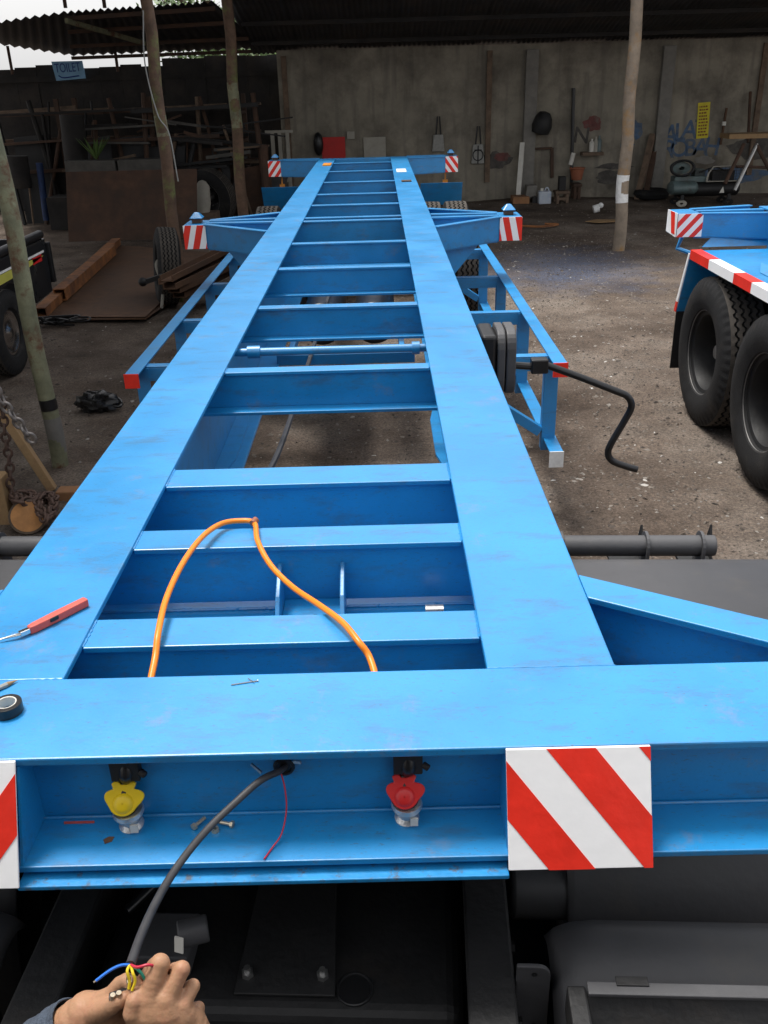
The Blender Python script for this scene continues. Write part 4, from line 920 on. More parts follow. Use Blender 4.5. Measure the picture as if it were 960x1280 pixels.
# left roof
LR = thing('shed_roof', 'dark corrugated lean-to roof at upper left with sky above it', 'roof', (-6, 18, 0))
A = ony(329, 60, 20); G = ony(89, 69, 20); B_ = ony(266, 2, 16); D_ = ony(82, 15, 16); E_ = ony(-60, 36, 16); Gl = ony(-60, 46, 20)
def patch(p0, p1, p2, p3, n):
    for i in range(n):
        t0, t1 = i/n, (i+1)/n+.004
        part('roof_sheet', corr_sheet(p0.lerp(p1, t0), p0.lerp(p1, t1), p3.lerp(p2, t1), p3.lerp(p2, t0), pitch=.16, amp=.022), 'roof', LR, smooth='all', fix=False)
patch(G, A, B_, D_, 5); patch(Gl, G, D_, E_, 3)
for t in (.03, .35, .7, .97):
    m = MB(); a = G.lerp(D_, t); b = A.lerp(B_, t); o_ = Vector((0, 0, -.07)); m.bar(a+o_, b+o_, .05, .06); part('purlin', m, 'darkrust', LR)
m = MB(); m.bar(D_+Vector((0, -.02, -.12)), ony(190, 57, 18.8), .06, .07); part('rafter', m, 'polepaint', LR)
for px in (82, 131): 
    p = ony(px, 10, 16); m = MB(); m.tube([p+Vector((0, 0, .0)), p+Vector((0, 0, .7))], .03, 8); part('roof_prop', m, 'darkrust', LR)
for px in (12, 145): 
    p = ony(px, 66, 20); m = MB(); m.tube([(p.x, 19.95, 2.6), (p.x, 19.95, p.z+.12)], .03, 8); part('roof_post', m, 'darkrust', LR)
SR = thing('shed_roof', 'brown edged shed roof carried by the rusty posts over the left side', 'roof', (-7, 7, 0))
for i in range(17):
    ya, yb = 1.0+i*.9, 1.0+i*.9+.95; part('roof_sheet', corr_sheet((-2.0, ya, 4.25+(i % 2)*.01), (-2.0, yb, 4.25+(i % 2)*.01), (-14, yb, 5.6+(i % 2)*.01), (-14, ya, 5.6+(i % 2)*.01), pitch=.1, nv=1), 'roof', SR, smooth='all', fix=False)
for x in (-2.25, -5, -8, -11): m = MB(); m.box(x-.04, x+.04, .9, 16.3, 4.10+(-x-2)*.1125, 4.20+(-x-2)*.1125); part('purlin', m, 'darkrust', SR)
# dark boarded wall at left
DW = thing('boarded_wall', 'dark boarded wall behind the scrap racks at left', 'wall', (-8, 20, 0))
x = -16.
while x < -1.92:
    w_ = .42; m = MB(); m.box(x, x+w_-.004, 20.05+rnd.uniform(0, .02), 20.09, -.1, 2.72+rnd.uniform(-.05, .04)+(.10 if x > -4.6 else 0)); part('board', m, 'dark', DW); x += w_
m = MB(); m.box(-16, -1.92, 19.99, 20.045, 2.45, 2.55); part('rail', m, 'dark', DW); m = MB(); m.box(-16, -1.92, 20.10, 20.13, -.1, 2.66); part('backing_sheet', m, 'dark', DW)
# toilet sign
p0, p1 = ony(64, 77, 19.9), ony(106, 100, 19.9); sg = thing('toilet_sign', 'small pale blue toilet sign hung high on the dark wall', 'sign', ((p0.x+p1.x)/2, 19.9, p1.z))
m = MB(); m.prism([(p0.x, 19.9, p0.z), (p1.x, 19.9, p0.z), (p1.x+.02, 19.9, p1.z+.03), (p0.x+.04, 19.9, p1.z-.0)], (0, .03, 0)); part('sign_board', m, 'signblue', sg)
text_part('sign_text', 'TOILET', .20, 'signink', Matrix.Translation(((p0.x+p1.x)/2, 19.894, (p0.z+p1.z)/2+.05)) @ Matrix.Rotation(-.03, 4, 'Y') @ WM @ Matrix.Diagonal((.78, 1.15, 1, 1)), sg)
m = MB(); m.tube(curve_pts([(p0.x+.1, 19.895, p1.z+.09), (p0.x+.2, 19.895, p1.z+.05), (p1.x-.1, 19.895, p1.z+.08)]), .012, 6); part('sign_underline', m, 'signink', sg)

# posts
def pole(name, base, top, r, material, label, bands, cat='post'):
    t = thing(name, label, cat, base); b, tp = Vector(base), Vector(top); d = tp-b
    P = [b+d*(i/14)+Vector((.012*math.sin(i*1.3), .01*math.cos(i*1.7), 0)) for i in range(15)]; P[0].z -= .1
    m = MB(); m.tube(P, [r*(1.04-.10*i/14) for i in range(15)], 16); part('post_shaft', m, material, t, smooth=True)
    for (t0, t1, mt) in bands:
        Q = [P[0]+(P[-1]-P[0])*0+b-P[0]+d*(t0+(t1-t0)*i/6)+Vector((.012*math.sin(14*(t0+(t1-t0)*i/6)*1.3), .01*math.cos(14*(t0+(t1-t0)*i/6)*1.7), 0)) for i in range(7)]
        m = MB(); m.tube(Q, [r*(1.04-.10*(t0+(t1-t0)*i/6))+.0015 for i in range(7)], 16, cap=False); part('paint_band', m, mt, t, smooth=True)
    return t
b1 = onz(75, 583, 0); t1 = ony(-42, 0, b1.y+.0)
pole('support_post', b1, b1+(t1-b1)*1.3, .052, 'polepaint', 'grey green mottled post at left beside the pickup, nearest of the posts', [(.03, .10, 'concrete'), (.115, .135, 'black')])
b2 = onz(228, 373, 0); t2 = ony(183, 0, b2.y)
p2 = pole('support_post', b2, b2+(t2-b2)*1.15, .068, 'polerust', 'rusty leaning post rising behind the left side guard', [(.50, .56, 'polepaint')])
b3 = ony(305, 290, 15.2); b3.z = 0; t3 = ony(284, 0, 15.2)
pole('support_post', b3, b3+(t3-b3)*1.1, .085, 'polerust', 'farther rusty post with green mould left of the rear striped board', [(.45, .62, 'polepaint')])
b4 = onz(773, 312, 0); t4 = ony(797, 0, b4.y)
pole('support_post', b4, b4+(t4-b4)*1.08, .085, 'polewood', 'pale leaning post standing alone in the yard at right', [(.19, .30, 'whitepaint')])
m = MB(); q0 = t2+Vector((-.03, -.08, -.1)); m.tube(curve_pts([q0, q0+Vector((-.05, 0, -.5)), q0+Vector((.02, 0, -1.0)), q0+Vector((.12, 0, -1.2)), q0+Vector((.16, 0, -1.7))]), .008, 6)
setp(part('loose_cord', m, 'greyclth', smooth=True), 'pale loose cord hanging down the rusty leaning post', 'cord')

# trees beyond
def tree(x, y, h, r, label):
    t = thing('tree', label, 'tree', (x, y, 0)); m = MB(); m.tube(curve_pts([(x, y, -.1), (x+.15, y, h*.3), (x-.05, y+.1, h*.6), (x, y, h*.85)], 4), [.22-.17*i/12 for i in range(13)], 10)
    for k in range(7):
        a = k*.9+rnd.random(); b = Vector((x, y, h*(.35+.07*k))); m.tube([b, b+Vector((math.cos(a)*r*.45, math.sin(a)*r*.45, h*.12)), b+Vector((math.cos(a)*r*.8, math.sin(a)*r*.8, h*.2))], [.08, .05, .015], 6)
    part('trunk', m, 'bark', t, smooth=True)
    V = []; F = []
    for cl in range(70):
        while 1:
            u = Vector((rnd.uniform(-1, 1), rnd.uniform(-1, 1), rnd.uniform(-1, 1)))
            if .25 < u.length < 1: break
        c = Vector((x+u.x*r, y+u.y*r, h*.66+u.z*h*.36)); cr = rnd.uniform(.35, .75)
        for k in range(70):
            d = Vector((rnd.gauss(0, .45), rnd.gauss(0, .45), rnd.gauss(0, .35)))*cr; p = c+d
            a = Vector((rnd.gauss(0, 1), rnd.gauss(0, 1), rnd.gauss(0, .6))).normalized(); b = a.orthogonal().normalized(); s_ = rnd.uniform(.05, .11)
            o = len(V); V += [p-a*s_, p+b*s_*.45, p+a*s_, p-b*s_*.45]; F.append((o, o+1, o+2, o+3))
    m = MB(); m.v = [Vector(v) for v in V]; m.f = F; part('crown', m, 'leaf', t, fix=False, kind='stuff')
tree(-4.3, 27, 5.8, 1.8, 'leafy green tree seen through the gap between the two roofs')
tree(-3.0, 31, 4.6, 2.0, 'farther leafy tree beyond the gap, partly behind right roof')

# ------------------------------------------------------------------ left side scrap
def plate(pts, off, material, nm, label, cat):
    m = MB(); m.prism(pts, off); return setp(part(nm, m, material, bevel=.002), label, cat)
a, b = onz(86, 303, 0), onz(246, 300, 0); b = Vector((b.x, a.y-.05, 0))
tl_, tr2 = ony(82, 215, a.y+.22), ony(246, 211, a.y+.17)
plate([a+Vector((0, 0, .01)), b+Vector((0, 0, .01)), tr2, tl_], (0, .012, 0), 'darkrust', 'steel_sheet', 'big brown rusty steel sheet standing upright behind the scrap', 'steel sheet')
q0 = [onz(46, 400, .03), onz(182, 398, .03), onz(300, 318, .03), onz(130, 305, .03)]
plate(q0, (0, 0, -.012), 'rust', 'steel_sheet', 'broad rusty steel sheet lying flat on the dirt', 'steel sheet')
q1 = [onz(100, 396, .046), onz(182, 396, .046), onz(235, 345, .046), onz(160, 345, .046)]
plate(q1, (0, 0, -.006), 'rust', 'steel_sheet', 'smaller rusty sheet lying on top of the flat sheet', 'steel sheet')
def boxtube(a, b, w_, h_, label, mt='rustorange', wall=.012):
    a, b = Vector(a), Vector(b); d = b-a; r = d.normalized().cross(Vector((0, 0, 1))).normalized(); u = Vector((0, 0, 1)); m = MB()
    m.prism([a-r*w_/2, a+r*w_/2, a+r*w_/2+u*wall, a-r*w_/2+u*wall], d); m.prism([a-r*w_/2+u*h_, a+r*w_/2+u*h_, a+r*w_/2+u*(h_-wall), a-r*w_/2+u*(h_-wall)], d)
    m.prism([a-r*w_/2+u*wall, a-r*(w_/2-wall)+u*wall, a-r*(w_/2-wall)+u*(h_-wall), a-r*w_/2+u*(h_-wall)], d); m.prism([a+r*w_/2+u*wall, a+r*(w_/2-wall)+u*wall, a+r*(w_/2-wall)+u*(h_-wall), a+r*w_/2+u*(h_-wall)], d)
    setp(part('steel_tube', m, mt), label, 'steel tube', 'rusty box tubes on the flat sheet')
boxtube(onz(76, 376, .05), onz(140, 318, .05), .14, .14, 'short orange rusty box tube with open end toward viewer')
boxtube(onz(52, 396, .04), onz(146, 306, .04), .13, .10, 'long orange rusty box section left of the open ended tube')
# stack of channels behind the rusty post, and an old tyre
CHG = 'rusty channels piled behind the side guard'
for i, (pa, pb, zz) in enumerate((((206, 356), (300, 312), .42), ((212, 362), (304, 318), .42), ((218, 366), (308, 326), .36), ((208, 352), (296, 308), .50), ((224, 372), (312, 330), .28))):
    a, b = onz(*pa, zz), onz(*pb, zz); d = b-a; r = d.normalized().cross(Vector((0, 0, 1))); u = Vector((0, 0, 1)); m = MB()
    m.prism([a-r*.07, a+r*.07, a+r*.07+u*.008, a-r*.07+u*.008], d); m.prism([a-r*.07+u*.008, a-r*.062+u*.008, a-r*.062+u*.06, a-r*.07+u*.06], d); m.prism([a+r*.07+u*.008, a+r*.062+u*.008, a+r*.062+u*.06, a+r*.07+u*.06], d)
    setp(part('steel_channel', m, 'rust'), ['rusty channel second from the front of the pile', 'rusty channel in the middle of the pile', 'rusty channel near the side guard, third up', 'rusty channel topmost on the pile', 'rusty channel lowest and nearest the side guard'][i], 'steel channel', CHG)
st = thing('trestle', 'rough timber trestle carrying the pile of rusty channels', 'trestle', onz(235, 350, 0))
p = onz(235, 360, .2); m = MB(); m.box(p.x-.1, p.x+.65, p.y-.1, p.y, .14, .25); part('trestle_beam', m, 'oldwood', st)
for dx in (-.05, .55): m = MB(); m.box(p.x+dx, p.x+dx+.08, p.y-.09, p.y-.02, -.02, .139); part('trestle_leg', m, 'oldwood', st)
def loose_tyre(loc, rot, sc, label, nm='old_tyre'):
    t = bpy.data.objects.new(nm, TYRE); COL.objects.link(t); t.location = loc; t.rotation_euler = rot; t.scale = (sc,)*3; return setp(t, label, 'tyre')
p = onz(200, 388, 0); loose_tyre((p.x+.05, p.y+.40, .42), (0, .10, .30), .84, 'worn black tyre standing against the rusty channel pile')
p = onz(192, 352, .35); m = MB(); m.bar(p+Vector((-.1, 0, 0)), p+Vector((.12, .1, .05)), .05, .05); m.ball(p+Vector((-.12, 0, 0)), .05); setp(part('axle_stub', m, 'chassis', smooth=True), 'dark greasy axle stub beside the worn tyre', 'axle')
p = onz(208, 385, 0); m = MB(); m.tube(curve_pts([p+Vector((-.03, -.1, .02)), p+Vector((0, -.05, .25)), p+Vector((-.05, 0, .5)), p+Vector((.05, .15, .55))]), .018, 8); setp(part('strap', m, 'palepanel', smooth=True), 'pale strap hanging from the channel pile', 'strap')
# wheel leaning at the back
LW = thing('spare_wheel', 'truck wheel with pale rim leaning behind the standing rusty sheet', 'wheel', (-3.0, 16.9, 0))
w1 = wheel(LW, (-3.02, 16.9, .50), -1, .96); w1.rotation_euler = (0, R_(-6), R_(68))
p = ony(252, 252, 16.2); m = MB(); m.lathe([(.001, 0), (.12, 0), (.14, .15), (.12, .42), (.06, .5), (.001, .52)], (p.x, p.y, .35), (.1, 0, 1), 16); setp(part('sack', m, 'palepanel', smooth=True), 'pale sack propped between rusty sheet and leaning wheel', 'sack')
m = MB(); m.box(p.x-.25, p.x+.25, 16.05, 16.45, 0, .35); setp(part('wooden_crate', m, 'oldwood', bevel=.01), 'old wooden crate under the pale sack', 'crate')
# concrete blocks row
for i, (pa, pb) in enumerate(((82, 145), (148, 203))):
    a, b = ony(pa, 214, 17.2), ony(pb, 213, 17.2); m = MB(); m.box(a.x, b.x, 17.2, 17.55, .55, 1.15); setp(part('concrete_block', m, 'shadedconcrete', bevel=.015), ['longer concrete block above the standing sheet at left', 'shorter concrete block above the standing sheet next to the post'][i], 'block', 'concrete blocks on the low plinth')
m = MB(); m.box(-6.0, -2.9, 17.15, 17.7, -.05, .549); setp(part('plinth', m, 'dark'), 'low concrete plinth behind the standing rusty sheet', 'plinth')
pt = ony(120, 204, 17.3); P_ = thing('small_plant', 'small yellow green plant growing on the concrete blocks', 'plant', (pt.x, 17.35, 1.15))
for k in range(11):
    a = k*.57*2; d = Vector((math.cos(a), math.sin(a)*.6, .9+.5*rnd.random())); b0 = Vector((pt.x, 17.35, 1.15)); m = MB(); s_ = Vector((-d.y, d.x, 0)).normalized()*.035
    m.add([b0, b0+d*.15+s_, b0+d*.32+Vector((0, 0, -.04)), b0+d*.15-s_], [(0, 1, 2, 3)]); part('leaf', m, 'leaf', P_, fix=False)
# storage rack with bars and boards in the dark
RK = thing('storage_rack', 'dark steel storage rack full of bars against the boarded wall', 'rack', (-5, 18.8, 0))
for x in (-7.6, -5.9, -4.2, -2.6):
    for y in (18.3, 19.4): m = MB(); m.box(x-.04, x+.04, y-.04, y+.04, 0, 2.15); part('rack_post', m, 'darkrust', RK)
    for z in (.85, 1.35, 1.85): m = MB(); m.box(x-.03, x+.03, 18.341, 19.36, z-.05, z); part('rack_arm', m, 'darkrust', RK)
for i in range(46):
    z = (.86, 1.36, 1.86)[i % 3]; y = 18.0+.1*(i//3)+rnd.uniform(-.02, .02); x0 = rnd.uniform(-8.2, -6.5) if i % 2 else rnd.uniform(-5.6, -4.4); L_ = rnd.uniform(1.8, 3.0); zz = z+rnd.uniform(0, .02)
    m = MB(); m.bar((x0, y, zz+.035), (min(x0+L_, -2.15), y+rnd.uniform(-.08, .08), zz+.035+rnd.uniform(0, .09)), rnd.choice((.05, .07, .09)), rnd.choice((.04, .06)))
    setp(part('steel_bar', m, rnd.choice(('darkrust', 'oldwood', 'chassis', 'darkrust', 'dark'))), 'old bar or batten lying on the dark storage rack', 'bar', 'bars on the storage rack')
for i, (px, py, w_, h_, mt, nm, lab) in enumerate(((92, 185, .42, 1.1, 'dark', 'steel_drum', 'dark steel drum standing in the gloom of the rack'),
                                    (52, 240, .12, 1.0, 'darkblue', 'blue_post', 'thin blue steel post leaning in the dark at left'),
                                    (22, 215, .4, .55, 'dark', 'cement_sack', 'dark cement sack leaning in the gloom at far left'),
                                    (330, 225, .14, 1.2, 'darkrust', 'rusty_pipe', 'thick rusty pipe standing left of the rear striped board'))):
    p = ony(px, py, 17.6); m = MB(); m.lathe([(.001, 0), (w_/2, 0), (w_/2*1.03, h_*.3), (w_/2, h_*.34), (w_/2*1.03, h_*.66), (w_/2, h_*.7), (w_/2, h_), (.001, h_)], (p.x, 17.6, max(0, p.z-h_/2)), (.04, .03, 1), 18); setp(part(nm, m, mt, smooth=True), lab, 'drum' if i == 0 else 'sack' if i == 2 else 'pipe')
p0, p1 = ony(338, 165, 18.9), ony(362, 245, 18.9)
lo = thing('ladder_frame', 'pale upright wooden frame left of the rear striped board', 'frame', (p0.x, 18.9, 0))
for x in (p0.x, p0.x+.14, p1.x): m = MB(); m.box(x, x+.07, 18.85, 18.9, 0, p0.z); part('frame_stile', m, 'palepanel', lo)
m = MB(); m.box(p0.x-.1, p1.x+.15, 18.842, 18.849, p0.z-.02, p0.z+.03); m.box(p0.x-.05, p1.x+.05, 18.842, 18.849, .55, .62); part('frame_rung', m, 'palepanel', lo)

for i in range(26):
    px = 12+i*12.5+rnd.uniform(-5, 5); y = rnd.uniform(17.75, 18.25); b = ony(px, 190, y); ln = rnd.uniform(-.5, .5); h_ = rnd.uniform(1.1, 2.3); r_ = rnd.uniform(.018, .05)
    m = MB(); m.tube([(b.x, y, 0), (b.x+ln, y+.4, h_)], r_, 7); setp(part('leaning_pipe', m, rnd.choice(('dark', 'darkrust', 'chassis', 'darkrust', 'oldwood')), smooth=True), 'dark pipe or pole leaning upright in the scrap at back left', 'pipe', 'pipes leaning in the dark corner')
for i in range(20):
    a = ony(rnd.uniform(120, 330), rnd.uniform(150, 205), rnd.uniform(17.75, 18.3)); d = Vector((rnd.uniform(.6, 1.6), rnd.uniform(-.1, .2), rnd.uniform(-.28, .28)))
    m = MB(); m.bar(a-d*.5, a+d*.5, rnd.uniform(.03, .09), rnd.uniform(.02, .06)); setp(part('scrap_bar', m, rnd.choice(('darkrust', 'shadedconcrete', 'oldwood', 'dark', 'chassis'))), 'old bar jutting at an angle from the scrap heap at back left', 'bar', 'bars jutting from the scrap heap')
for i in range(16):
    px = 20+i*19+rnd.uniform(-6, 6); y = rnd.uniform(17.9, 18.2); b = ony(px, 190, y); w_ = rnd.uniform(.25, .8); h_ = rnd.uniform(.9, 1.7); ln = rnd.uniform(-.25, .25)
    if px > 225: h_ *= .8
    m = MB(); m.prism([(b.x, y, .0), (b.x+w_, y, .0), (b.x+w_+ln, y+.25, h_), (b.x+ln, y+.25, h_*rnd.uniform(.85, 1))], (0, .02, 0))
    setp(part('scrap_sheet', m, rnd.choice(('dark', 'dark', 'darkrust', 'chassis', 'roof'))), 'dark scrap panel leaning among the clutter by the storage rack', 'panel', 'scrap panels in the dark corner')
# pickup at the left edge
PK = thing('pickup_truck', 'black pickup truck with yellow green side stripe cut off by the left edge', 'pickup', (-4.05, 7.2, 0))
SX = -3.22
m = MB(); m.prism([(SX, 5.6, .55), (SX, 7.25, .55), (SX, 7.4, .75), (SX, 7.9, .80), (SX, 8.35, .72), (SX, 8.5, .50), (SX, 8.95, .52), (SX, 8.98, 1.02), (SX, 5.6, 1.02)], (-.05, 0, 0)); side = part('bed_side', m, 'car', PK, bevel=.012)
m = MB(); m.prism([(SX+.003, 5.7, .80), (SX+.003, 8.3, .83), (SX+.003, 8.86, .88), (SX+.003, 8.3, .90), (SX+.003, 5.7, .90)], (.002, 0, 0)); part('stripe', m, 'yellowstripe', side)
m = MB(); m.prism([(SX+.0035, 5.7, .905), (SX+.0035, 8.88, .905), (SX+.0035, 8.88, .925), (SX+.0035, 5.7, .925)], (.002, 0, 0)); part('stripe', m, 'whitepaint', side)
m = MB(); m.box(SX+.003, SX+.005, 8.55, 8.80, .84, .90); part('decal', m, 'redcap', side)
m = MB(); m.tube([(SX-.03, 5.6, 1.06), (SX-.03, 8.95, 1.06)], .04, 12); part('bed_rail', m, 'black', PK, smooth=True)
m = MB(); m.box(-4.85, SX-.051, 8.92, 8.99, .55, 1.02); part('tailgate', m, 'car', PK, bevel=.012)
m = MB(); m.box(SX-.02, SX+.03, 8.97, 9.03, .60, .98); part('tail_post', m, 'black', PK, bevel=.01)
m = MB(); m.box(-4.9, -4.85, 5.6, 8.98, .52, 1.02); part('bed_side', m, 'car', PK); m = MB(); m.box(-4.85, SX-.051, 5.6, 8.92, .60, .66); part('bed_floor', m, 'chassis', PK)
m = MB(); m.prism([(-4.9, 5.55, .5), (-4.9, 5.55, 1.75), (-4.9, 4.2, 1.75), (-4.9, 3.7, 1.1), (-4.9, 2.5, 1.0), (-4.9, 2.4, .5)], (1.69, 0, 0)); cabp = part('cab', m, 'car', PK, bevel=.06, segs=3)
m = MB(); m.prism([(-3.207, 5.3, 1.15), (-3.207, 5.3, 1.62), (-3.207, 4.3, 1.62), (-3.207, 3.95, 1.15)], (.004, 0, 0)); part('side_window', m, 'carglass', cabp)
m = MB(); m.box(-4.6, -3.5, 5.553, 5.558, 1.15, 1.6); part('rear_window', m, 'carglass', cabp)
PRIM = bpy.data.meshes.new('pickup_rim'); mm = MB(); mm.lathe([(.27, .08), (.285, .10), (.275, .11), (.24, .10), (.20, .07), (.08, .08), (.05, .11), (.001, .11)], (0, 0, 0), (1, 0, 0), 36)
PRIM.from_pydata(mm.v, [], mm.f); PRIM.materials.append(M['chrome']); PRIM.polygons.foreach_set('use_smooth', [True]*len(PRIM.polygons))
for x, y, s_ in ((-3.36, 7.92, 1), (-3.36, 3.3, 1), (-4.75, 7.92, -1), (-4.75, 3.3, -1)):
    o = bpy.data.objects.new('wheel', TYRE); COL.objects.link(o); o.parent = PK; o.location = Vector((x, y, .375))-BASE[PK.name]; o.scale = (.72,)*3; o.rotation_euler = (0, 0, 0 if s_ > 0 else math.pi)
    c = bpy.data.objects.new('rim', PRIM); COL.objects.link(c); c.parent = o
m = MB(); m.box(-4.7, -3.5, 2.6, 8.9, .42, .5); part('chassis', m, 'chassis', PK)

# chain, beam and log by the near post
def links(path, L_, r, material, nm, label, parent=None):
    t = thing(nm, label, 'chain', path[0]) if parent is None else parent
    P = curve_pts(path, 12); d = [0]
    for i in range(1, len(P)): d.append(d[-1]+(P[i]-P[i-1]).length)
    n = int(d[-1]/L_); m0 = None
    for k in range(min(n, 60)):
        s_ = (k+.5)/n*d[-1]; i = max(1, next(j for j in range(len(d)) if d[j] >= s_)); p = P[i-1].lerp(P[i], (s_-d[i-1])/max(1e-6, d[i]-d[i-1])); dr = (P[i]-P[i-1]).normalized()
        if m0 is None:
            mm = MB(); lp = [Vector((math.cos(a)*.55*L_+0, math.sin(a)*.40*L_*.95, 0)) for a in [2*math.pi*q_/12 for q_ in range(13)]]; mm.tube([v*1.15 for v in lp], r, 6, cap=False)
            m0 = bpy.data.meshes.new('link'); m0.from_pydata(mm.v, [], mm.f); m0.materials.append(M[material]); m0.polygons.foreach_set('use_smooth', [True]*len(m0.polygons))
        o = bpy.data.objects.new('link', m0); COL.objects.link(o); o.parent = t; o.location = p-BASE[t.name]
        o.rotation_euler = (dr.to_track_quat('X', 'Z') @ Vector((1, 0, 0)).rotation_difference(Vector((1, 0, 0)))).to_euler(); o.rotation_euler.rotate_axis('X', (math.pi/2 if k % 2 else 0)+.5)
    return t
links([ony(-14, 470, 4.7), ony(4, 503, 4.72), ony(20, 525, 4.75), ony(42, 552, 4.8)], .055, .009, 'chain', 'steel_chain', 'pale steel chain hanging at the left edge above the timber')
links([ony(2, 500, 4.74), ony(6, 540, 4.76), ony(12, 580, 4.8), ony(14, 612, 4.82), ony(26, 625, 4.8)], .05, .008, 'chainrust', 'steel_chain', 'rusty chain hanging down to the log at left edge')
pp = []
for k in range(16):
    a = k*1.9; pp.append(onz(58+13*math.cos(a)*(1-.02*k), 628+17*math.sin(a)*.8+k*.6, .06+.10*rnd.random()))
links(pp, .055, .0085, 'chainrust', 'steel_chain', 'rusty chain heaped beside the sawn log')
pp = []
for k in range(14):
    a = k*1.7; pp.append(onz(30+14*math.cos(a), 622+6*math.sin(a), .10+.10*rnd.random()))
links(pp, .055, .0085, 'chainrust', 'steel_chain', 'rusty chain draped over the back of the sawn log')
b0 = onz(66, 612, .02); m = MB(); tp = ony(-22, 478, b0.y+.05); m.bar(tp, b0+Vector((0, 0, .0)), .085, .05, up=(1, .3, .6)); setp(part('timber_prop', m, 'wood', bevel=.004), 'leaning brown timber with a pale lit edge at left', 'timber')
p = onz(36, 652, .06); LG = thing('log_wedge', 'short sawn log with orange cut end lying among chains', 'log', (p.x, p.y, 0))
ax = Vector((.30, -.72, .62)).normalized()
m = MB(); m.tube([p-ax*.12+Vector((0, 0, .03)), p+ax*.01+Vector((0, 0, .03))], [.10, .105], 20); part('log_bark', m, 'bark', LG, smooth=True)
m = MB(); m.lathe([(.001, 0.004), (.05, .003), (.092, 0)], p+ax*.012+Vector((0, 0, .03)), ax, 24); part('log_end', m, 'logend', LG)
p = onz(6, 640, .08); m = MB(); m.box(p.x-.25, p.x+.03, p.y-.02, p.y+.10, 0, .30); setp(part('wood_block', m, 'wood', bevel=.006), 'upright wood block cut by the left edge beside the log', 'wood block')
p = onz(90, 622, 0); m = MB(); m.box(p.x-.08, p.x+.12, p.y-.05, p.y+.05, -.01, .06); setp(part('red_brick', m, 'cardboard', bevel=.006), 'broken red brick half hidden by the trailer rail at left', 'brick')
# black plastic bag lump
p = onz(122, 514, 0); m = MB()
for i in range(13):
    th = math.pi*i/12
    for j in range(22):
        ph = 2*math.pi*j/22; v = Vector((math.sin(th)*math.cos(ph), math.sin(th)*math.sin(ph), math.cos(th)))
        k = 1+.5*mnoise.noise(v*1.8+Vector((3, 1, 2)))+.25*mnoise.noise(v*5)
        m.v.append(Vector((p.x+v.x*.16*k, p.y+.05+v.y*.10*k, .06+v.z*.085*k)))
m.f = [(i*22+j, i*22+(j+1) % 22, (i+1)*22+(j+1) % 22, (i+1)*22+j) for i in range(12) for j in range(22)]
bg_ = part('plastic_bag', m, 'bag', smooth=True); setp(bg_, 'crumpled black plastic bag lying on the dirt left of the trailer', 'bag')
p = onz(142, 510, 0); m = MB(); m.tube(curve_pts([p+Vector((-.06, 0, .06)), p+Vector((0, .04, .08)), p+Vector((.06, .02, .05)), p+Vector((.07, -.05, .03)), p+Vector((0, -.05, .04))]), .012, 8); part('bag_handle', m, 'bag', bg_, smooth=True)
p = onz(78, 404, .02); m = MB()
for k in range(7): m.tube(curve_pts([p+Vector((rnd.uniform(-.28, .28), rnd.uniform(-.12, .12), rnd.uniform(0, .08))) for _ in range(5)]), .01, 5)
setp(part('wire_tangle', m, 'black', smooth=True), 'tangle of dark wire by the near edge of the flat rusty sheet', 'wire')

# ------------------------------------------------------------------ things along the back wall
def wbox(px0, py0, px1, py1, y, dp, mt, nm, label, cat, tilt=0, bev=.004):
    a, b = ony(px0, py1, y), ony(px1, py0, y); m = MB(); m.prism([(a.x, y, a.z), (b.x, y, a.z), (b.x+tilt, y, b.z), (a.x+tilt, y, b.z)], (0, dp, 0)); return setp(part(nm, m, mt, bevel=bev), label, cat)
wbox(403, 171, 431, 199, WY-.06, .05, 'redpaint', 'red_notice_board', 'bright red square board hung on the wall behind the trailer', 'board')
wbox(455, 171, 482, 198, WY-.06, .05, 'palepanel', 'pale_panel', 'pale square board hung right of the red board', 'board')
wbox(434, 164, 443, 174, WY-.07, .06, 'palepanel', 'switch_box', 'small grey switch box above and right of the red board', 'switch box')
p = ony(398, 180, WY-.1); m = MB(); m.ball((p.x, p.y, p.z), (.10, .22), 14, 10); setp(part('hanging_bag', m, 'black', smooth=True), 'small black bag hanging left of the red board', 'bag')
def tote(px0, py0, px1, py1, mt, label, mark):
    a, b = ony(px0, py1, WY-.08), ony(px1, py0, WY-.08); t = thing('tote_bag', label, 'bag', ((a.x+b.x)/2, WY-.08, a.z)); m = MB(); 
    m.prism([(a.x, a.y, a.z), (b.x, a.y, a.z), (b.x-.03, a.y, b.z), (a.x+.03, a.y, b.z)], (0, .06, 0)); part('bag_body', m, mt, t, bevel=.02)
    c = (a.x+b.x)/2; m = MB(); m.tube([(a.x+.08, a.y, b.z), (c-.02, a.y, b.z+.33), (c+.02, a.y, b.z+.33), (b.x-.08, a.y, b.z)], .015, 6); part('bag_strap', m, 'black', t)
    if mark:
        zc = (a.z+b.z)/2; m = MB(); m.ring((c, a.y-.006, zc-.02), (0, 1, 0), .10, .012, 18, 5); m.box(c-.012, c+.012, a.y-.014, a.y-.004, zc-.18, zc+.16); m.box(c-.07, c+.07, a.y-.013, a.y-.005, zc+.06, zc+.085); part('bag_print', m, 'black', t)
tote(589, 180, 606, 205, 'greyclth', 'grey canvas tote bag with dark emblem hanging on the wall', True)
tote(540, 168, 556, 190, 'greyclth', 'pale hanging cloth bag above the rear twist lock', False)
p = ony(678, 154, WY-.15); m = MB()
m.lathe([(.001, .22), (.10, .20), (.17, .10), (.20, -.05), (.17, -.18), (.001, -.22)], (p.x, p.y, p.z), (.2, -.1, 1), 18); setp(part('helmet', m, 'chassis', smooth=True), 'dark helmet hanging on the wall right of the first pillar', 'helmet')
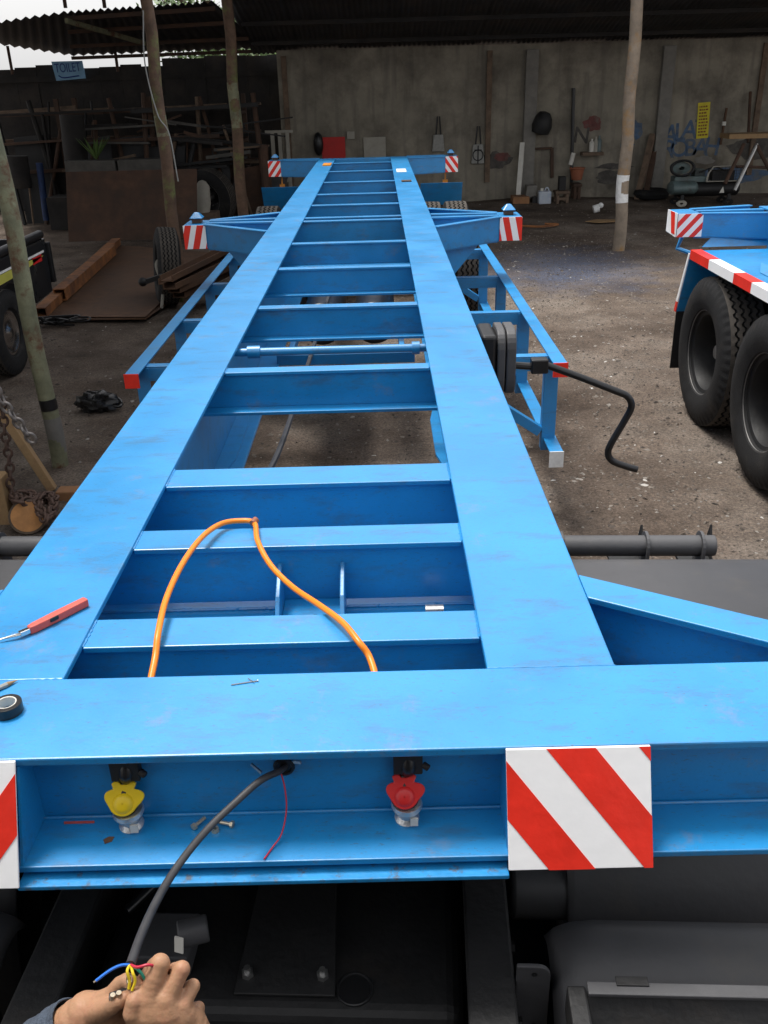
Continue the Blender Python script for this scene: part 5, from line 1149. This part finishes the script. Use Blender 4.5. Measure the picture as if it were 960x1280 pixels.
wl = wbox(728, 190, 755, 195, WY-.25, .245, 'oldwood', 'wall_shelf', 'little wooden shelf with bottles on the back wall', 'shelf')
for i, (px, mt, h_) in enumerate(((739, 'paper', .24), (744, 'palepanel', .28), (748, 'teal', .30))):
    p = ony(px, 190, WY-.14); m = MB(); m.lathe([(.001, 0), (.05, 0), (.05, h_*.7), (.02, h_*.85), (.02, h_), (.001, h_)], (p.x, p.y, p.z+.005), (0, 0, 1), 12); setp(part('bottle', m, mt, smooth=True), ['white bottle leftmost on the little wall shelf', 'grey bottle in the middle of the little wall shelf', 'dark green bottle rightmost on the little wall shelf'][i], 'bottle', 'bottles on the wall shelf')
def stick(a, b, r, mt, nm, label, cat, sq=False):
    m = MB(); m.bar(a, b, r*2, r*2) if sq else m.tube([a, b], r, 8); return setp(part(nm, m, mt), label, cat)
stick(ony(653, 179, WY-.12), ony(648, 244, WY-.5), .045, 'paper', 'white_plank', 'pale narrow plank leaning left of the first pillar', 'plank', True)
p0, p1, p2_ = ony(668, 186, WY-.05), ony(690, 185, WY-.05), ony(690, 222, WY-.05); m = MB(); m.bar(p0, p1, .05, .04); m.bar(p1, p2_, .05, .06); setp(part('angle_iron', m, 'darkrust'), 'rusty angle iron frame fixed right of the first pillar', 'angle iron')
stick(ony(717, 110, WY-.06), ony(714, 236, WY-.12), .035, 'black', 'drain_pipe', 'thin black pipe running down the wall behind the bucket', 'pipe')
stick(ony(717, 191, WY-.12), ony(713, 206, WY-.12), .045, 'paper', 'white_sleeve', 'short white pipe sleeve on the thin black pipe', 'pipe')
JY = 18.6
a, b = ony(673, 262, JY), ony(690, 237, JY); jr = thing('jerrycan', 'milky white jerrycan with bluish liquid standing by the wall', 'jerrycan', ((a.x+b.x)/2, JY, 0))
m = MB(); m.box(a.x, b.x, JY, JY+.22, gh(a.x, JY), b.z-.03); part('can_body', m, 'jerry', jr, bevel=.03, segs=3); m = MB(); m.cyl((a.x+.07, JY+.11, b.z-.035), (a.x+.07, JY+.11, b.z+.02), .03, 12); part('can_cap', m, 'paper', jr); m = MB(); m.tube(curve_pts([(a.x+.13, JY+.11, b.z-.03), (a.x+.15, JY+.11, b.z+.02), (b.x-.06, JY+.11, b.z+.02), (b.x-.04, JY+.11, b.z-.03)]), .014, 8); part('can_handle', m, 'jerry', jr, smooth=True)
wbox(641, 246, 662, 263, 18.7, .4, 'cardboard', 'cardboard_box', 'brown cardboard box left of the jerrycan', 'box')
wbox(657, 232, 670, 247, 18.85, .3, 'concrete', 'grey_bin', 'grey bin behind the cardboard box', 'bin', .03)
wbox(665, 246, 672, 261, 18.75, .2, 'black', 'black_canister', 'small black canister between cardboard box and jerrycan', 'canister')
def stool(px0, py1, px1, py0, y, mt, nm, label, back=None):
    a, b = ony(px0, py1, y), ony(px1, py0, y); t = thing(nm, label, 'stool' if back is None else 'chair', ((a.x+b.x)/2, y, 0)); z = b.z; g0 = gh(a.x, y)
    m = MB(); m.box(a.x, b.x, y, y+.35, z-.05, z); part('seat', m, mt, t, bevel=.006)
    for xx in (a.x+.02, b.x-.07):
        for yy in (y+.02, y+.28): m = MB(); m.box(xx, xx+.05, yy, yy+.05, g0-.02, z-.051); part('leg', m, mt, t)
    m = MB(); m.box(a.x+.071, b.x-.071, y+.03, y+.06, z*.4, z*.4+.05); part('stretcher', m, mt, t)
    if back: m = MB(); m.box(a.x, a.x+.4, y+.3, y+.34, z+.001, z+back); part('backrest', m, mt, t)
stool(694, 262, 713, 239, 18.5, 'oldwood', 'wooden_stool', 'dark wooden stool right of the jerrycan')
wbox(699, 221, 708, 238, 18.62, .2, 'chassis', 'dark_tin', 'dark tin standing on the wooden stool', 'tin')
ck = ony(722, 224, 19.1); bk = thing('bucket', 'orange bucket hung on the wall right of the black pipe', 'bucket', (ck.x, 19.2, ck.z-.3))
m = MB(); m.lathe([(.001, 0), (.10, 0), (.14, .20), (.16, .21), (.15, .23), (.13, .21), (.09, .02), (.001, .02)], (ck.x, 19.2, ck.z-.02), (0, 0, 1), 20); part('bucket_body', m, 'orangebucket', bk, smooth=True)
stool(716, 246, 728, 230, 18.95, 'darkrust', 'metal_stand', 'small rusty stand holding up the orange bucket')
p = onz(745, 264, .05); m = MB(); m.cyl((p.x-.05, p.y, .08), (p.x+.05, p.y, .11), .07, 14); m.ball((p.x+.08, p.y, .15), .05); setp(part('paint_can', m, 'whitepaint', smooth=True), 'dented small paint can on the dirt before the wall', 'can')
p = onz(752, 279, 0); m = MB(); m.prism([(p.x-.28, p.y, .03), (p.x-.1, p.y-.16, .03), (p.x+.25, p.y-.1, .03), (p.x+.32, p.y+.1, .03), (p.x-.05, p.y+.18, .03)], (0, 0, .012)); setp(part('board_scrap', m, 'wood'), 'pale scrap of board lying left of the lone post', 'board')
p = onz(675, 285, 0); m = MB(); m.tube(curve_pts([p+Vector((-.3, 0, .04)), p+Vector((0, -.12, .04)), p+Vector((.3, 0, .05)), p+Vector((.1, .12, .05))]), .02, 6); setp(part('orange_cord', m, 'rustorange', smooth=True), 'short curl of orange cord on the dirt beyond the bolster', 'cord')
# planks leaning by the second pillar
for i, (pa, pb, mt, lab) in enumerate((((816, 168), (796, 250), 'oldwood', 'dark brown plank leaning left of the second pillar'), ((818, 190), (806, 250), 'darkrust', 'shorter rusty plank leaning close to the second pillar'))):
    stick(ony(*pa, WY-.08), ony(*pb, WY-.5), .05, mt, 'plank', lab, 'plank', True)
p = ony(814, 243, 19); m = MB(); m.ring((p.x, 19, .14), (0, 0, 1), .26, .09, 24, 8); setp(part('tyre', m, 'rubber', smooth=True), 'small dark tyre lying at the foot of the second pillar', 'tyre')
# notice
a, b = ony(874, 130, WY-.02), ony(891, 171, WY-.02); nt_ = thing('notice', 'tilted yellow notice with lines of print on the back wall', 'notice', ((a.x+b.x)/2, WY-.02, b.z))
m = MB(); u = Vector((.055, 0, -.99)); r = Vector((.99, 0, .055)); tl0 = Vector((a.x-.02, WY-.02, a.z+.02)); Ww, Hh = .24, .66
m.prism([tl0, tl0+r*Ww, tl0+r*Ww+u*Hh, tl0+u*Hh], (0, .01, 0)); part('notice_sheet', m, 'yellow', nt_)
m = MB()
for k in range(10):
    q0 = tl0+u*(.06+.058*k)+r*.03+Vector((0, -.003, 0)); xx = 0
    while xx < .15: w_ = rnd.uniform(.015, .05); m.prism([q0+r*xx, q0+r*(xx+w_), q0+r*(xx+w_)+u*.03, q0+r*xx+u*.03], (0, .001, 0)); xx += w_+.012
part('print_lines', m, 'inkred', nt_, kind='stuff')
# compressor
CPX = ony(870, 255, 18.0); cx, cy = CPX.x, 18.0; CP = thing('air_compressor', 'old grey green air compressor with wire guard by the wall', 'compressor', (cx, cy, 0)); gz = .02
tz = .50
m = MB(); m.tube([(cx-.40, cy, tz), (cx-.36, cy, tz), (cx+.70, cy, tz), (cx+.74, cy, tz)], [.16, .22, .22, .16], 26); part('air_tank', m, 'chassis', CP, smooth=True)
m = MB(); m.tube([(cx-.60, cy-.14, tz+.06), (cx-.55, cy-.14, tz+.06), (cx-.14, cy-.14, tz+.06), (cx-.08, cy-.14, tz+.06)], [.12, .19, .19, .12], 24); part('front_cylinder', m, 'teal', CP, smooth=True)
for dx, dy in ((-.35, -.22), (.55, -.15), (-.35, .2), (.55, .2)):
    m = MB(); m.lathe([(.03, -.03), (.09, -.03), (.10, 0), (.09, .03), (.03, .03), (.03, -.03)], (cx+dx, cy+dy, .13), (.3, 1, 0), 18); part('caster', m, 'palepanel' if dx < 0 and dy < 0 else 'rubber', CP, smooth=True)
    m = MB(); m.box(cx+dx-.03, cx+dx+.03, cy+dy-.02, cy+dy+.02, .16, .36); part('caster_leg', m, 'chassis', CP)
m = MB(); m.box(cx-.5, cx+.1, cy-.14, cy+.14, tz+.2, tz+.36); m.lathe([(.05, -.10), (.17, -.09), (.17, .1), (.05, .11)], (cx-.38, cy, tz+.60), (0, 1, .1), 20); m.box(cx-.12, cx+.06, cy-.1, cy+.1, tz+.36, tz+.55); part('pump', m, 'teal', CP, bevel=.01)
for k in range(5): 
    m = MB(); m.box(cx-.13, cx+.07, cy-.12, cy+.12, tz+.38+k*.035, tz+.393+k*.035); part('cooling_fin', m, 'chassis', CP)
m = MB(); m.ring((cx-.38, cy-.16, tz+.60), (0, 1, 0), .21, .03, 26, 8); part('flywheel', m, 'chassis', CP, smooth=True)
m = MB(); m.tube([(cx+.08, cy-.2, tz+.22), (cx+.10, cy-.2, tz+.45), (cx+.18, cy-.2, tz+.62), (cx+.66, cy-.2, tz+.64), (cx+.73, cy-.2, tz+.55), (cx+.73, cy-.2, tz+.22), (cx+.08, cy-.2, tz+.22)], .018, 8); part('guard_frame', m, 'palepanel', CP, smooth=True)
m = MB()
for k in range(9): m.tube([(cx+.13+k*.07, cy-.19, tz+.22), (cx+.13+k*.07, cy-.19, tz+.60)], .004, 4)
for k in range(5): m.tube([(cx+.10, cy-.188, tz+.27+k*.075), (cx+.72, cy-.188, tz+.27+k*.075)], .004, 4)
part('guard_mesh', m, 'chassis', CP, kind='stuff')
m = MB(); m.box(cx+.2, cx+.62, cy-.12, cy+.14, tz+.23, tz+.5); m.tube(curve_pts([(cx-.05, cy-.1, tz+.45), (cx+.2, cy-.16, tz+.6), (cx+.4, cy-.1, tz+.52)]), .02, 8); part('motor', m, 'chassis', CP, bevel=.04, segs=3)
m = MB(); m.prism([(cx+.34, cy-.2205, tz-.1), (cx+.43, cy-.2205, tz-.1), (cx+.395, cy-.2205, tz+.08)], (0, .004, 0)); part('warning_label', m, 'paper', CP)
CP.scale = (1, 1, .64)
# bench with trestle legs at right
yb = 17.6
a, b = ony(912, 168, yb), ony(975, 166, yb); BN = thing('work_bench', 'orange brown timber work bench on slanted steel legs at right', 'bench', ((a.x+b.x)/2, yb, 0))
m = MB(); m.box(a.x, a.x+1.6, yb, yb+.5, a.z-.08, a.z); part('bench_top', m, 'wood', BN, bevel=.006)
for (pa, pb, mt) in (((946, 180), (918, 238), 'steel'), ((930, 180), (906, 230), 'darkrust'), ((945, 180), (975, 238), 'darkrust')): m = MB(); m.tube([ony(*pa, yb+.1), ony(*pb, yb-.15)], .035, 8); part('bench_leg', m, mt, BN, smooth=True)
m = MB(); m.tube([ony(920, 208, yb), ony(975, 210, yb)], .025, 8); part('bench_brace', m, 'darkrust', BN)
stick(ony(938, 115, WY-.1), ony(935, 178, WY-.5), .03, 'darkrust', 'rusty_pipe', 'thin rusty pipe standing above the work bench', 'pipe')
wbox(900, 135, 908, 181, WY-.1, .05, 'rust', 'rusty_strip', 'narrow rusty board hanging right of the yellow notice', 'board', .03)
wbox(903, 152, 908, 157, WY-.14, .038, 'paper', 'socket_box', 'small white socket on the narrow rusty board', 'socket')
